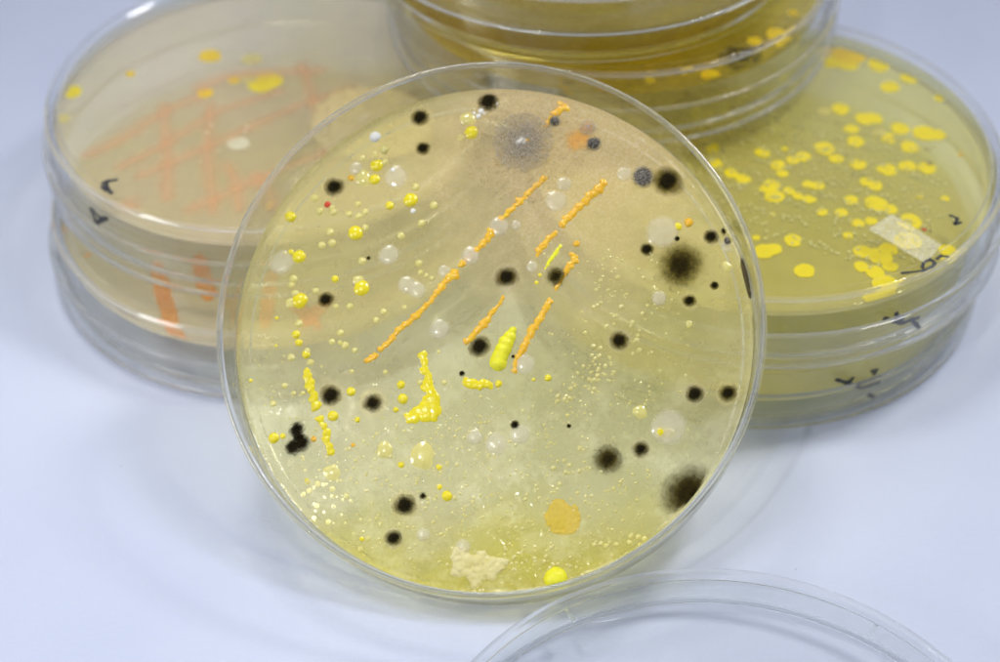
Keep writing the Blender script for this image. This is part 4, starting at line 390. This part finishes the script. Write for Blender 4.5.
def tapemat():
    m, nt, out = newmat('frosted_tape')
    tc = N(nt, 'ShaderNodeTexCoord')
    p = N(nt, 'ShaderNodeBsdfPrincipled'); p.inputs['Roughness'].default_value = 0.35
    p.inputs['Base Color'].default_value = (0.78, 0.76, 0.60, 1)
    tr = N(nt, 'ShaderNodeBsdfTransparent'); mx = N(nt, 'ShaderNodeMixShader')
    L(nt, ramp(nt, noise(nt, tc.outputs['Object'], 14, 4, 0.7), [(0.4, (0.12,)), (0.7, (0.42,))]), mx.inputs[0])
    L(nt, tr.outputs[0], mx.inputs[1]); L(nt, p.outputs[0], mx.inputs[2])
    L(nt, mx.outputs[0], out.inputs['Surface']); return m
M['tape'] = tapemat()

# ---------------------------------------------------------------- table
def tablemat():
    m, nt, out = newmat('white_table_sheet')
    tc = N(nt, 'ShaderNodeTexCoord'); ob = tc.outputs['Object']
    p = N(nt, 'ShaderNodeBsdfPrincipled'); p.inputs['Roughness'].default_value = 0.55
    p.inputs['Specular IOR Level'].default_value = 0.3
    a = noise(nt, ob, 0.12, 3); f = noise(nt, ob, 9, 5, 0.7)
    c = mixc(nt, ramp(nt, a, [(0.35, (0,)), (0.65, (1,))]), (0.50, 0.55, 0.69), (0.565, 0.61, 0.74))
    c = mixc(nt, mathn(nt, 'MULTIPLY', ramp(nt, f, [(0.40, (0,)), (0.7, (1,))]), 0.22), c, (0.55, 0.58, 0.66))
    vo = N(nt, 'ShaderNodeTexVoronoi'); vo.inputs['Scale'].default_value = 0.9; L(nt, ob, vo.inputs['Vector'])
    dust = ramp(nt, vo.outputs['Distance'], [(0.014, (0.3,)), (0.026, (0,))])
    c = mixc(nt, dust, c, (0.22, 0.21, 0.20))
    L(nt, c, p.inputs['Base Color'])
    b = N(nt, 'ShaderNodeBump'); b.inputs['Strength'].default_value = 0.4; b.inputs['Distance'].default_value = 0.02
    L(nt, noise(nt, ob, 14, 4), b.inputs['Height']); L(nt, b.outputs['Normal'], p.inputs['Normal'])
    L(nt, p.outputs[0], out.inputs['Surface']); return m
mb = MB(); E_ = 4000
mb.add([(-E_, -E_, 0), (E_, -E_, 0), (E_, E_, 0), (-E_, E_, 0)], [(0, 1, 2, 3)])
tag(mb.build('table_top', tablemat(), smooth=False), 'bluish white table top under the stacked culture dishes', 'table', kind='structure')

# ---------------------------------------------------------------- dish shapes
def dish_profile(H):
    poly = [(0, 0.4), (41.2, 0.4), (41.6, 0.0), (43.4, 0.0), (44.0, 0.7), (44.0, H), (42.95, H), (42.7, 1.6), (0, 1.6)]
    rad = [0, 0, 0.15, 0.25, 0.3, 0.45, 0.45, 0.35, 0]
    return fillet(poly, rad)
LID_H = 8.0
def lid_profile():
    # wall ring with the plate on top; the plate's outer rib stands 0.4 mm proud
    poly = [(0, 6.5), (44.5, 6.5), (44.62, 0), (45.7, 0), (45.7, 7.95), (44.75, 8.0), (44.55, 7.6), (0, 7.6)]
    rad = [0, 0.35, 0.25, 0.4, 0.5, 0.2, 0.1, 0]
    return fillet(poly, rad)

def agar_profile(top, rmax=42.62):
    return [(0, 1.66), (rmax - 0.25, 1.66), (rmax, 1.95), (rmax, top + 0.55), (rmax - 0.35, top + 0.3), (rmax - 1.0, top + 0.08), (rmax - 1.9, top), (0, top)]

def dome(mb, cx, cy, cz, rx, ry, h, rng, irr=0.06, seg=26, rings=5, rot=0.0, mi=0, clip=42.2, pw=2.6, flat=False, lump=0.0):
    ph = [rng.uniform(0, 6.28) for _ in range(4)]
    am = [irr * rng.uniform(0.4, 1.0) / (k * 0.5 + 1) for k in range(4)]
    vs = []; fs = []
    cr, sr = math.cos(rot), math.sin(rot)
    def pt(rho, th, z):
        k = 1 + sum(a * math.sin((i + 2) * th + p) for i, (a, p) in enumerate(zip(am, ph)))
        x = rho * rx * k * math.cos(th); y = rho * ry * k * math.sin(th)
        X, Y = cx + x * cr - y * sr, cy + x * sr + y * cr
        d = math.hypot(X, Y)
        if d > clip: X, Y = X * clip / d, Y * clip / d
        return (X, Y, cz + z)
    vs.append(pt(0, 0, h + lump * rng.uniform(-1, 1))); at = [0.0]
    for r in range(1, rings + 1):
        rho = (r / rings) ** 0.8
        z = h * (1 - rho ** pw)
        at += [rho] * seg
        for s in range(seg):
            dz = lump * rng.uniform(-1, 1) * (1 - rho) if lump else 0
            vs.append(pt(rho, 2 * math.pi * s / seg, z + dz))
    for s in range(seg):
        t = (s + 1) % seg
        fs.append((0, 1 + s, 1 + t))
        for r in range(rings - 1):
            a = 1 + r * seg; b = a + seg
            fs.append((a + s, b + s, b + t, a + t))
    # underside, sunk into the agar
    b = len(vs); last = 1 + (rings - 1) * seg
    for s in range(seg):
        x, y, z = vs[last + s]; vs.append((x, y, cz - 0.12))
    for s in range(seg):
        t = (s + 1) % seg
        fs.append((last + s, b + s, b + t, last + t))
    fs.append(tuple(reversed(range(b, b + seg))))
    mb.add(vs, fs, mi, at + [1.0] * seg)

JIT = 0
def colony(name, mat, x, y, z, r, rng, parent, h=None, irr=0.05, ry=None, rot=0, **kw):
    if h is None: h = min(0.45 * r, 0.28 + 0.12 * r)
    global JIT
    JIT = (JIT + 1) % 23
    z += JIT * 0.006 - 0.06
    mb = MB()
    # keep the piece local: geometry about its own centre, clipped at the dish wall
    class T(MB): pass
    dome(mb, x, y, 0, r, ry or r, h, rng, irr, rot=rot, **kw)
    mb.v = [(a - x, b - y, c) for a, b, c in mb.v]
    return mb.build(name, mat, parent, (x, y, z), angle=60)

def spores(mb, x, y, r0, r1, n, rng, mi, size=0.07, hgt=0.25, clip=42.0, bias=1.0, base=0.0):
    for _ in range(n):
        u = rng.random() ** bias
        rr = r0 + (r1 - r0) * u; a = rng.uniform(0, 6.2832)
        px, py = x + rr * math.cos(a), y + rr * math.sin(a)
        if math.hypot(px, py) > clip: continue
        s = size * rng.uniform(0.5, 1.4); h = hgt * rng.uniform(0.3, 1.3) + base * (1 - u)
        lx, ly = rng.uniform(-1, 1) * s * 2, rng.uniform(-1, 1) * s * 2
        b = rng.uniform(0, 6.28)
        c = [(px + s * math.cos(b + k * 2.094), py + s * math.sin(b + k * 2.094), h - s * 0.8) for k in range(3)]
        mb.add(c + [(px + lx * 0.4, py + ly * 0.4, h + s), (px, py, h - 2 * s)], [(0, 1, 3), (1, 2, 3), (2, 0, 3), (1, 0, 4), (2, 1, 4), (0, 2, 4)], mi)

def mould(x, y, rc, rh, kind, z, parent, rng):
    mb = MB()
    A = 42.1
    if kind in (0, 1):
        q = rng.uniform(1.15, 1.5)
        dome(mb, x, y, -0.03, rh * q, rh * q, 0.08, rng, 0.05, mi=4, clip=A)
        dome(mb, x, y, 0, rh * 1.15, rh * rng.uniform(0.95, 1.1), 0.16, rng, 0.08, mi=0, clip=A)
        dome(mb, x, y, 0.05, rc * 1.02, rc * 1.02, 0.42, rng, rng.uniform(0.03, 0.09), mi=1, clip=A, lump=0.05, rings=8, seg=36)
        spores(mb, x, y, rc * 0.7, rc * 1.2, int(60 + 420 * rc), rng, 2, 0.03, 0.18, base=0.12, bias=1.5)
        spores(mb, x, y, rc * 1.0, rh * 0.98, int(50 + 90 * rh), rng, 3, 0.04, 0.15, bias=1.6)
        mats = [M['halo'], M['blackfade'], M['spore_dark'], M['spore_olive'], M['margin']]
        o_name = 'black_mould_colony'
    elif kind == 2:
        dome(mb, x, y, 0, rh, rh, 0.2, rng, 0.05, mi=0, clip=A)
        dome(mb, x, y, 0.06, max(rc * 1.5, rh * 0.55), max(rc * 1.5, rh * 0.55), 0.45, rng, 0.1, mi=1, clip=A, lump=0.08, rings=8, seg=36)
        spores(mb, x, y, 0, rh * 0.75, int(rh * 230), rng, 2, 0.045, 0.25, bias=0.8, base=0.3)
        spores(mb, x, y, rc * 0.7, rh * 1.02, int(rh * 260), rng, 3, 0.04, 0.2, bias=0.75)
        mats = [M['olive'], M['olivecore'], M['spore_dark'], M['spore_olive']]
        o_name = 'olive_mould_colony'
    elif kind in (3, 5):
        dome(mb, x, y, 0, rh, rh, 0.2, rng, 0.06, mi=0, clip=A)
        dome(mb, x, y, 0.02, rc, rc, 0.8, rng, 0.07, mi=1, clip=A, lump=0.15, rings=7, seg=34)
        spores(mb, x, y, 0, rc * 1.1, int(rc * (260 if kind == 5 else 120)), rng, 2, 0.07, 0.3, base=0.85, bias=0.6)
        spores(mb, x, y, 0, rc * 1.15, int(rc * 160), rng, 3, 0.05, 0.25, base=0.7, bias=0.6)
        mats = [M['cover'], M['grey'], M['spore_white'], M['spore_dark']]
        o_name = 'grey_mould_colony'
    else:
        dome(mb, x, y, 0, rh, rh * 1.03, 0.35, rng, 0.06, mi=0, clip=A)
        spores(mb, x, y, 0, rc * 1.6, 350, rng, 2, 0.045, 0.35, base=0.4, bias=0.7)
        spores(mb, x, y, 0, rh * 1.05, 3400, rng, 1, 0.085, 0.4, base=0.45, bias=0.62)
        spores(mb, x, y, rc * .6, rh * 2.2, 6500, rng, 3, 0.065, 0.25, bias=0.85, base=0.2)
        dome(mb, x - 0.2, y, 0.35, 0.9, 0.8, 0.45, rng, 0.3, mi=1, clip=A)
        dome(mb, x + 0.75, y + 0.1, 0.35, 0.35, 0.3, 0.45, rng, 0.2, mi=4, clip=A)
        mats = [M['greyhaze'], M['spore_white'], M['spore_grey'], M['spore_cream'], M['orange']]
        o_name = 'grey_mould_colony'
    mb.v = [(a - x, b - y, c) for a, b, c in mb.v]
    z += rng.uniform(-0.05, 0.03)
    o = mb.build(o_name, mats, parent, (x, y, z), angle=60)
    if kind == 4: tag(o, 'broad fluffy grey mould colony with a pale speckled centre')
    return o

def melt(o, vox=0.22, it=5):
    """fuse overlapping blobs into one soft skin"""
    r = o.modifiers.new('fuse', 'REMESH'); r.mode = 'VOXEL'; r.voxel_size = vox * S; r.use_smooth_shade = True
    m = o.modifiers.new('soften', 'SMOOTH'); m.iterations = it; m.factor = 0.5
    return o

def streak(name, mat, pts, z, parent, rng, dense=1.5, h=0.32, irr=0.2, clip=42.0, flip=1, maxgap=6, soft=0.13, soft_it=4):
    mb = MB()
    for i, p in enumerate(pts):
        x, y, r = p[0], p[1] * flip, p[2] * 1.22
        dome(mb, x, y, 0, r * rng.uniform(0.95, 1.1), r * rng.uniform(0.85, 1.05), h * min(r, 1.4), rng, irr, rot=rng.uniform(0, 3), clip=clip, seg=18, rings=4)
        if i + 1 < len(pts):
            q = pts[i + 1]; d = math.hypot(q[0] - p[0], q[1] - p[1])
            if d < maxgap:
                n = max(0, int(d / (0.75 * min(r, q[2])) * dense) - 1)
                for k in range(n):
                    t = (k + 1) / (n + 1)
                    rr = (r * (1 - t) + q[2] * t) * rng.uniform(0.55, 1.0)
                    dome(mb, p[0] + (q[0] - p[0]) * t + rng.uniform(-.25, .25) * rr, (p[1] + (q[1] - p[1]) * t) * flip + rng.uniform(-.25, .25) * rr, 0,
                         rr, rr * 0.95, h * min(rr, 1.4), rng, irr, clip=clip, seg=16, rings=4)
    cx = sum(v[0] for v in mb.v) / len(mb.v); cy = sum(v[1] for v in mb.v) / len(mb.v)
    mb.v = [(a - cx, b - cy, c) for a, b, c in mb.v]
    return melt(mb.build(name, mat, parent, (cx, cy, z), angle=60), soft, soft_it)

def smear(name, mat, pts, w, z, parent, rng, flip=-1, clip=42.2, h=0.12):
    """flat loop-drawn smear: a low strip whose edges thin out"""
    V = [Vector((p[0], p[1] * flip, 0)) for p in pts]
    P = []
    for i in range(len(V) - 1):
        n = max(2, int((V[i + 1] - V[i]).length / 0.8))
        P += [V[i].lerp(V[i + 1], k / n) for k in range(n)]
    P.append(V[-1]); n = len(P)
    for _ in range(3):
        P = [P[0]] + [(P[i - 1] + P[i] * 2 + P[i + 1]) / 4 for i in range(1, n - 1)] + [P[-1]]
    cx = sum(p.x for p in P) / n; cy = sum(p.y for p in P) / n
    mb = MB(); vs = []; fs = []; at = []
    K = 6; wl = w; wr = w
    for i, p in enumerate(P):
        t = (P[min(i + 1, n - 1)] - P[max(i - 1, 0)]).normalized(); sd = Vector((-t.y, t.x, 0))
        wl += rng.uniform(-.14, .14) * w + (w - wl) * 0.25; wr += rng.uniform(-.14, .14) * w + (w - wr) * 0.25
        tip = min(1.0, (i + 0.3) / 3, (n - 0.7 - i) / 3)
        for k in range(K + 1):
            u = k / K * 2 - 1
            q = p + sd * (u * (wl if u < 0 else wr) * (0.4 + 0.6 * tip))
            d = math.hypot(q.x, q.y)
            if d > clip: q = q * (clip / d)
            vs.append((q.x - cx, q.y - cy, h * (1 - u * u))); at.append(max(abs(u), 1 - tip))
    for i in range(n - 1):
        for k in range(K):
            a = i * (K + 1) + k; fs.append((a, a + 1, a + K + 2, a + K + 1))
    mb.add(vs, fs, 0, at)
    return mb.build(name, mat, parent, (cx, cy, z), angle=60)

def ribbon(pts, w, normal_fn, off):
    """stroke of a marker pen: thin raised strip along pts"""
    mb = MB(); vs = []; fs = []
    P = []
    V = [Vector(p) for p in pts]
    for i in range(len(V) - 1):
        for k in range(6):
            P.append(V[i].lerp(V[i + 1], k / 6))
    P.append(V[-1])
    n = len(P)
    for i, p in enumerate(P):
        t = (P[min(i + 1, n - 1)] - P[max(i - 1, 0)]).normalized()
        nn = normal_fn(p); s = t.cross(nn).normalized()
        ww = w * (0.75 + 0.35 * math.sin(i * 1.3) * 0.4 + 0.25 * (1 - abs(2 * i / (n - 1) - 1)))
        for sgn in (-1, 1):
            vs.append(p + nn * off + s * ww * 0.5 * sgn); 
        for sgn in (-1, 1):
            vs.append(p + nn * (off + 0.03) + s * ww * 0.5 * sgn)
    for i in range(n - 1):
        a = 4 * i; b = a + 4
        fs += [(a, a + 1, b + 1, b), (a + 2, b + 2, b + 3, a + 3), (a, b, b + 2, a + 2), (a + 1, a + 3, b + 3, b + 1)]
    fs += [(0, 2, 3, 1), (4 * n - 4, 4 * n - 3, 4 * n - 1, 4 * n - 2)]
    mb.add(vs, fs)
    return mb

def make_dish(label, loc, H, inverted, agar_mat, agar_top, group=None):
    root = empty('petri_dish', loc)
    tag(root, label, 'petri dish', None if label.startswith('open') else 'stacked culture dishes')
    if inverted: root.rotation_euler = (math.pi, 0, 0)
    lathe(dish_profile(H), rim=1.0, floor=2, damp=not inverted).build('dish_body', [M['sheet'], M['plastic'], M['floor']], root)
    ag = lathe(agar_profile(agar_top)).build('agar', agar_mat, root)
    if inverted: add_lid(root)
    return root, ag

def add_lid(dish):
    """the lid that closes a dish is one of its parts"""
    return lathe(lid_profile(), rim=1.0).build('lid', [M['sheet'], M['plastic']], dish, (0, 0, 7.02))

def make_lid(label, loc):
    root = lathe(lid_profile(), rim=1.0).build('petri_dish_lid', [M['sheet'], M['plastic']], None, loc)
    tag(root, label, 'dish lid')
    return root

def vent_nub(root, ang):
    mb = MB()
    # short radial rib under the plate, just inside the wall
    n = 6
    vs = []
    for i in range(n + 1):
        t = i / n; r = 41.6 + 2.7 * t; w = 0.34; h = 0.75 * math.sin(math.pi * (0.15 + 0.7 * t))
        for s in (-1, -0.5, 0.5, 1):
            vs.append((r, s * w, 6.49 - (h if abs(s) < 0.9 else 0.0)))
    fs = []
    for i in range(n):
        for k in range(3):
            a = i * 4 + k; fs.append((a, a + 4, a + 5, a + 1))
        fs.append((i * 4, i * 4 + 3, i * 4 + 7, i * 4 + 4))
    fs += [(0, 1, 2, 3), (n * 4 + 3, n * 4 + 2, n * 4 + 1, n * 4)]
    mb.add(vs, fs)
    o = mb.build('vent_nub', M['plastic'], root)
    o.rotation_euler = (0, 0, ang)
    return o

# ---------------------------------------------------------------- front dish, leaning on the stacks
rng = random.Random(11)
front, ag = make_dish('open clear culture dish full of mixed mould and bacteria, leaning toward the viewer', (0, 0, 0), 15.0, False, M['agar_front'], 5.1)
front.matrix_world = Matrix(((F_E1[0], F_E2[0], F_N[0], F_O[0] * S), (F_E1[1], F_E2[1], F_N[1], F_O[1] * S), (F_E1[2], F_E2[2], F_N[2], F_O[2] * S), (0, 0, 0, 1)))
Z = 5.08
for m in MOLD:
    x, y, rc, rhpx, kind = m
    rh = rhpx / PXMM
    mould(x, y, rc, rh, kind, Z, ag, rng)
mb = MB()
for x, y, r in MOLDCLUST:
    dome(mb, x, y, 0, r * 1.15, r * 1.15, 0.2, rng, 0.15, mi=0)
    dome(mb, x, y, 0.05, r * 1.05, r * 1.05, 0.8, rng, 0.15, mi=1, lump=0.15, rings=7, seg=30)
    spores(mb, x, y, r * 0.5, r * 1.15, 400, rng, 2, 0.06, 0.3, base=0.4)
cx, cy = MOLDCLUST[0][:2]
mb.v = [(a - cx, b - cy, c) for a, b, c in mb.v]
tag(mb.build('black_mould_colony', [M['halo'], M['blackfade'], M['spore_dark']], ag, (cx, cy, Z)), 'lumpy black mould cluster of several merged colonies')
# mould creeping up the inner wall at the right
x, y = MOLDWALL[0][:2]
a0 = math.atan2(y, x)
mb = MB(); vs = []; fs = []
for i in range(13):
    for j in range(13):
        u = (i / 12 - 0.5) * 2; v = (j / 12 - 0.5) * 2
        k = math.sqrt(max(0, 1 - v * v)) if abs(v) < 1 else 0
        th = a0 + 0.085 * v; zz = 6.6 + 2.2 * u * k; rr = 42.6 - 0.45 * math.sqrt(max(0, (1 - u * u) * (1 - v * v)))
        vs.append((rr * math.cos(th), rr * math.sin(th), zz))
for i in range(12):
    for j in range(12):
        a = i * 13 + j; fs.append((a, a + 1, a + 14, a + 13))
mb.add(vs, fs)
tag(mb.build('black_mould_colony', M['wallmould'], ag), 'oval dark mould patch climbing the dish wall')

for n, lst, mat, irr, hh in (('cream_colony', CREAM, 'cream', 0.035, 0.30), ('pale_yellow_colony', PALEYEL, 'pale', 0.1, 0.4), ('yellow_colony', YEL, 'yellow', 0.04, None),
                             ('orange_colony', ORA, 'orange', 0.06, None), ('white_colony', WHITE, 'white', 0.05, None)):
    for v in lst:
        kw = {}
        if n == 'cream_colony': kw = dict(seg=40, lump=0.02)
        colony(n, M[mat], v[0], v[1], Z, v[2], rng, ag, h=hh and hh * min(1, v[2] * 0.6), irr=irr, **kw)
x, y, r = RED[0]; tag(colony('red_colony', M['red'], x, y, Z, r, rng, ag), 'tiny glossy red colony')
x, y, r = BIGYEL[0]; tag(colony('yellow_colony', M['lemon'], x, y, Z, r, rng, ag, h=1.1, irr=0.05), 'large bright yellow domed colony near the lower rim')
for x, y, r in BEAD: colony('pale_bead_colony', M['pale'], x, y, Z, r, rng, ag, h=r * 0.55)
for x, y, r in ORHAZE: colony('orange_haze_colony', M['haze'], x, y, Z, r, rng, ag, h=0.12, irr=0.15, seg=36)
x, y, r = ORHAZE[1]
mb = MB(); spores(mb, x, y, 0, r, 900, rng, 0, 0.05, 0.3, base=0.3, bias=0.7); mb.v = [(a - x, b - y, c) for a, b, c in mb.v]
mb.build('white_mould_colony', M['spore_white'], ag, (x, y, Z))
for i, v in enumerate(TINY[:95]): colony('wet_bead_colony', M['bead'], v[0], v[1], Z, v[2], rng, ag, h=v[2] * 0.6, seg=14, rings=4)
mb = MB()
for v in TINY[95:]: dome(mb, v[0], v[1], 0, v[2], v[2] * rng.uniform(.8, 1.1), v[2] * 0.6, rng, 0.06, seg=10, rings=3)
tag(mb.build('wet_bead_speckle', M['bead'], ag, (0, 0, Z)), 'scatter of very fine wet bead colonies', kind='stuff')
for k, pts in STREAK.items(): streak('orange_streak_colony', M['orange'], pts, Z, ag, rng)
streak('lime_streak_colony', M['lemon'], LIME, Z, ag, rng)
tag(streak('yellow_club_colony', M['lemon'], CLUB, Z, ag, rng, dense=1.6, h=0.7, irr=0.04), 'thick lemon yellow club shaped growth, pointed at its upper end')
streak('yellow_bar_colony', M['yellow'], BAR, Z, ag, rng, h=0.25)
streak('yellow_smear_colony', M['yellow'], SMEAR, Z, ag, rng, maxgap=2.2, h=0.2, dense=2.4)
streak('yellow_chain_colony', M['yellow'], CHAIN, Z, ag, rng, dense=0.4)
streak('yellow_chain_colony', M['yellow'], CHAIN2, Z, ag, rng, dense=0.4)
# lumpy clusters
def cluster(name, mat, blobs, n, rr, spread=0.9):
    mb = MB()
    for x, y, r in blobs:
        dome(mb, x, y, 0, r * 0.95, r * 0.9, 0.25, rng, 0.12, lump=0.05, rings=7, seg=36)
        for _ in range(int(n * r)):
            a = rng.uniform(0, 6.28); q = r * spread * math.sqrt(rng.random()); s = rr * rng.uniform(0.6, 1.5)
            dome(mb, x + q * math.cos(a), y + q * math.sin(a), 0.1, s, s * rng.uniform(.6, 1.1), s * 0.5 + 0.05, rng, 0.2, seg=12, rings=3)
    cx, cy = blobs[0][:2]
    mb.v = [(a - cx, b - cy, c) for a, b, c in mb.v]
    return melt(mb.build(name, mat, ag, (cx, cy, Z), angle=60), 0.13, 3)
cluster('orange_cluster_colony', M['amberclear'], ORCLUST, 40, 0.3)
cluster('cream_cluster_colony', M['creamlump'], CRCLUST, 7, 0.75)

# ---------------------------------------------------------------- left stack
LX, LY = C_L1; LX2, LY2 = C_L2; RX, RY = C_R1; RX2, RY2 = C_R2; CX, CY = C_C1; CX2, CY2 = C_C2
Hs = 13.5
d, a = make_dish('lower straw coloured dish of the left stack, with orange streaks showing through its wall', (LX2, LY2, 1.52 + Hs), Hs, True, M['agar_left'], 4.4)
for i, st in enumerate(L2S): smear('orange_streak_colony', M['streak_orange'], st, 1.6, 4.25 - i * 0.02, a, rng, clip=42.5)
topL = 16.14 + Hs
d, a = make_dish('upper dish of the left stack, upside down, salmon streak lattice under its pale base', (LX, LY, topL), Hs, True, M['agar_left'], 4.4)
def flat_colonies(lst, agar_o, zz, amb='disc_amber'):
    for x, y, r, k in lst:
        y = -y; q = math.hypot(x, y)
        if q > 41.9 - r * 0.3: s = (41.9 - r * 0.3) / q; x *= s; y *= s
        mat = {0: 'disc_yellow', 1: 'disc_amber', 2: 'disc_cream', 3: 'disc_cream', 4: 'orange', 5: 'red', 6: 'disc_white'}[int(k)]
        nm = {0: 'yellow_colony', 1: 'amber_colony', 2: 'cream_colony', 3: 'cream_colony', 4: 'orange_colony', 5: 'red_colony', 6: 'white_colony'}[int(k)]
        colony(nm, M[mat], x, y, zz, r, rng, agar_o, h=0.25, irr=0.07, seg=30)
flat_colonies(L1C, a, 4.36)
for i, st in enumerate(L1S): smear('salmon_streak_colony', M['streak_salmon'], st, 2.3 if i % 3 else 2.9, 4.18 - i * 0.012, a, rng)
x, y, r, _ = L1M[0]
tag(colony('beige_mould_colony', M['disc_beige'], x, -y, 4.05, r, rng, a, h=0.2, irr=0.05, seg=40), 'wide beige mould colony with a dark centre')
mb = MB(); dome(mb, x + 1.5, -y + .5, 0, 3.8, 3.2, 0.3, rng, 0.2); spores(mb, x + 1.5, -y + .5, 1.5, 6.5, 900, rng, 0, 0.09, 0.25, bias=0.8)
ccx, ccy = x + 1.5, -y + .5
mb.v = [(p - ccx, q - ccy, w) for p, q, w in mb.v]
mb.build('dark_mould_centre', M['olive'], a, (ccx, ccy, 4.2))
for pts in INKL:
    ribbon([(p[0], -p[1], 0.4) for p in pts], 0.9, lambda p: Vector((0, 0, -1)), 0.01).build('ink_mark', M['ink'], d)
def wall_ink(strokes, dish, top, w, inverted, R=44.0):
    for pts in strokes:
        P = []
        for th, z in pts:
            if inverted: P.append((R * math.cos(th), -R * math.sin(th), top - z))
            else: P.append((R * math.cos(th), R * math.sin(th), z))
        Q = [P[0]]
        ribbon(P, w, lambda p: Vector((p.x, p.y, 0)).normalized(), 0.015).build('ink_mark', M['ink'], dish)
wall_ink(INKLW, d, topL, 1.0, True)

# ---------------------------------------------------------------- right stack
d2, a2 = make_dish('lower olive dish of the right stack, upside down, black ink scrawl on its wall', (RX2, RY2, 1.52 + Hs), Hs, True, M['agar_right'], 10.2)
wall_ink(INKR2, d2, 1.52 + Hs, 0.9, True)
topR = 16.14 + Hs
d, a = make_dish('upper olive dish of the right stack, upside down, dotted with round bright yellow colonies', (RX, RY, topR), Hs, True, M['agar_right'], 4.4)
flat_colonies(R1C, a, 4.36)
mb = MB(); sp = random.Random(4)
for i in range(1500):
    # fine speckle running in slanting bands
    t = sp.uniform(-1, 1); b = sp.randrange(9)
    x = -26 + 58 * (t * 0.5 + 0.5) + sp.gauss(0, 0.8); y = -30 + b * 5.2 - 0.55 * (x + 10) + sp.gauss(0, 1.0) + 14
    y2 = -y
    if math.hypot(x, y) > 38 or x < -30: continue
    s = sp.uniform(0.12, 0.38)
    dome(mb, x, y2, 0, s, s, 0.1, sp, 0.1, seg=7, rings=1)
tag(mb.build('speckle_growth', M['speck'], a, (0, 0, 4.22)), 'bands of very fine pale speckle growth', kind='stuff')
# strip of tape on the upturned base
mb = MB()
tp = [(p[0], -p[1]) for p in TAPE]
mb.add([(p[0], p[1], 0.395) for p in tp] + [(p[0], p[1], 0.33) for p in tp], [(0, 1, 2, 3), (7, 6, 5, 4), (0, 4, 5, 1), (1, 5, 6, 2), (2, 6, 7, 3), (3, 7, 4, 0)])
mb.build('tape_strip', M['tape'], d, smooth=False)
for pts in INKR:
    ribbon([(p[0], -p[1], 0.4) for p in pts], 0.7, lambda p: Vector((0, 0, -1)), 0.01).build('ink_mark', M['ink'], d)
wall_ink(INKRW, d, topR, 0.9, True)

# ---------------------------------------------------------------- centre stack, lying across the two others
z0 = 29.68
topC = z0 + 1.52 + Hs
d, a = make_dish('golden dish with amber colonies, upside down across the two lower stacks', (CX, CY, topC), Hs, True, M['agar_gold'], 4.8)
flat_colonies(C1C, a, 4.78)
x, y, r, _ = C1M[0]; q = 39.5 / math.hypot(x, y)
x *= q; y *= -q
mb = MB(); dome(mb, x, y, 0, 2.2, 1.5, 0.3, rng, 0.2); spores(mb, x, y, 2.2, 4.2, 500, rng, 0, 0.16, 0.2)
mb.v = [(p - x, q2 - y, w) for p, q2, w in mb.v]
mb.build('dark_mould_colony', M['black'], a, (x, y, 4.7))
zc = topC + 0.03
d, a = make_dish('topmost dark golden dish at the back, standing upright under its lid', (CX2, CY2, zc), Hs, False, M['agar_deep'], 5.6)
lid = add_lid(d)
for pts in ([(-4, -40), (1, -40.6), (4, -40.2)], [(6.5, -40.2), (9, -40.8), (12, -40.1)], [(7, -39.3), (10, -39.6)]):
    ribbon([(p[0], p[1], 7.6) for p in pts], 1.0, lambda p: Vector((0, 0, 1)), 0.01).build('ink_mark', M['ink'], lid)

# ---------------------------------------------------------------- empty lid in the foreground
EX, EY = C_E
lid = make_lid('empty clear lid lying alone on the table in the foreground', (EX, EY, 0.0))
for ang in NUBS: vent_nub(lid, ang)
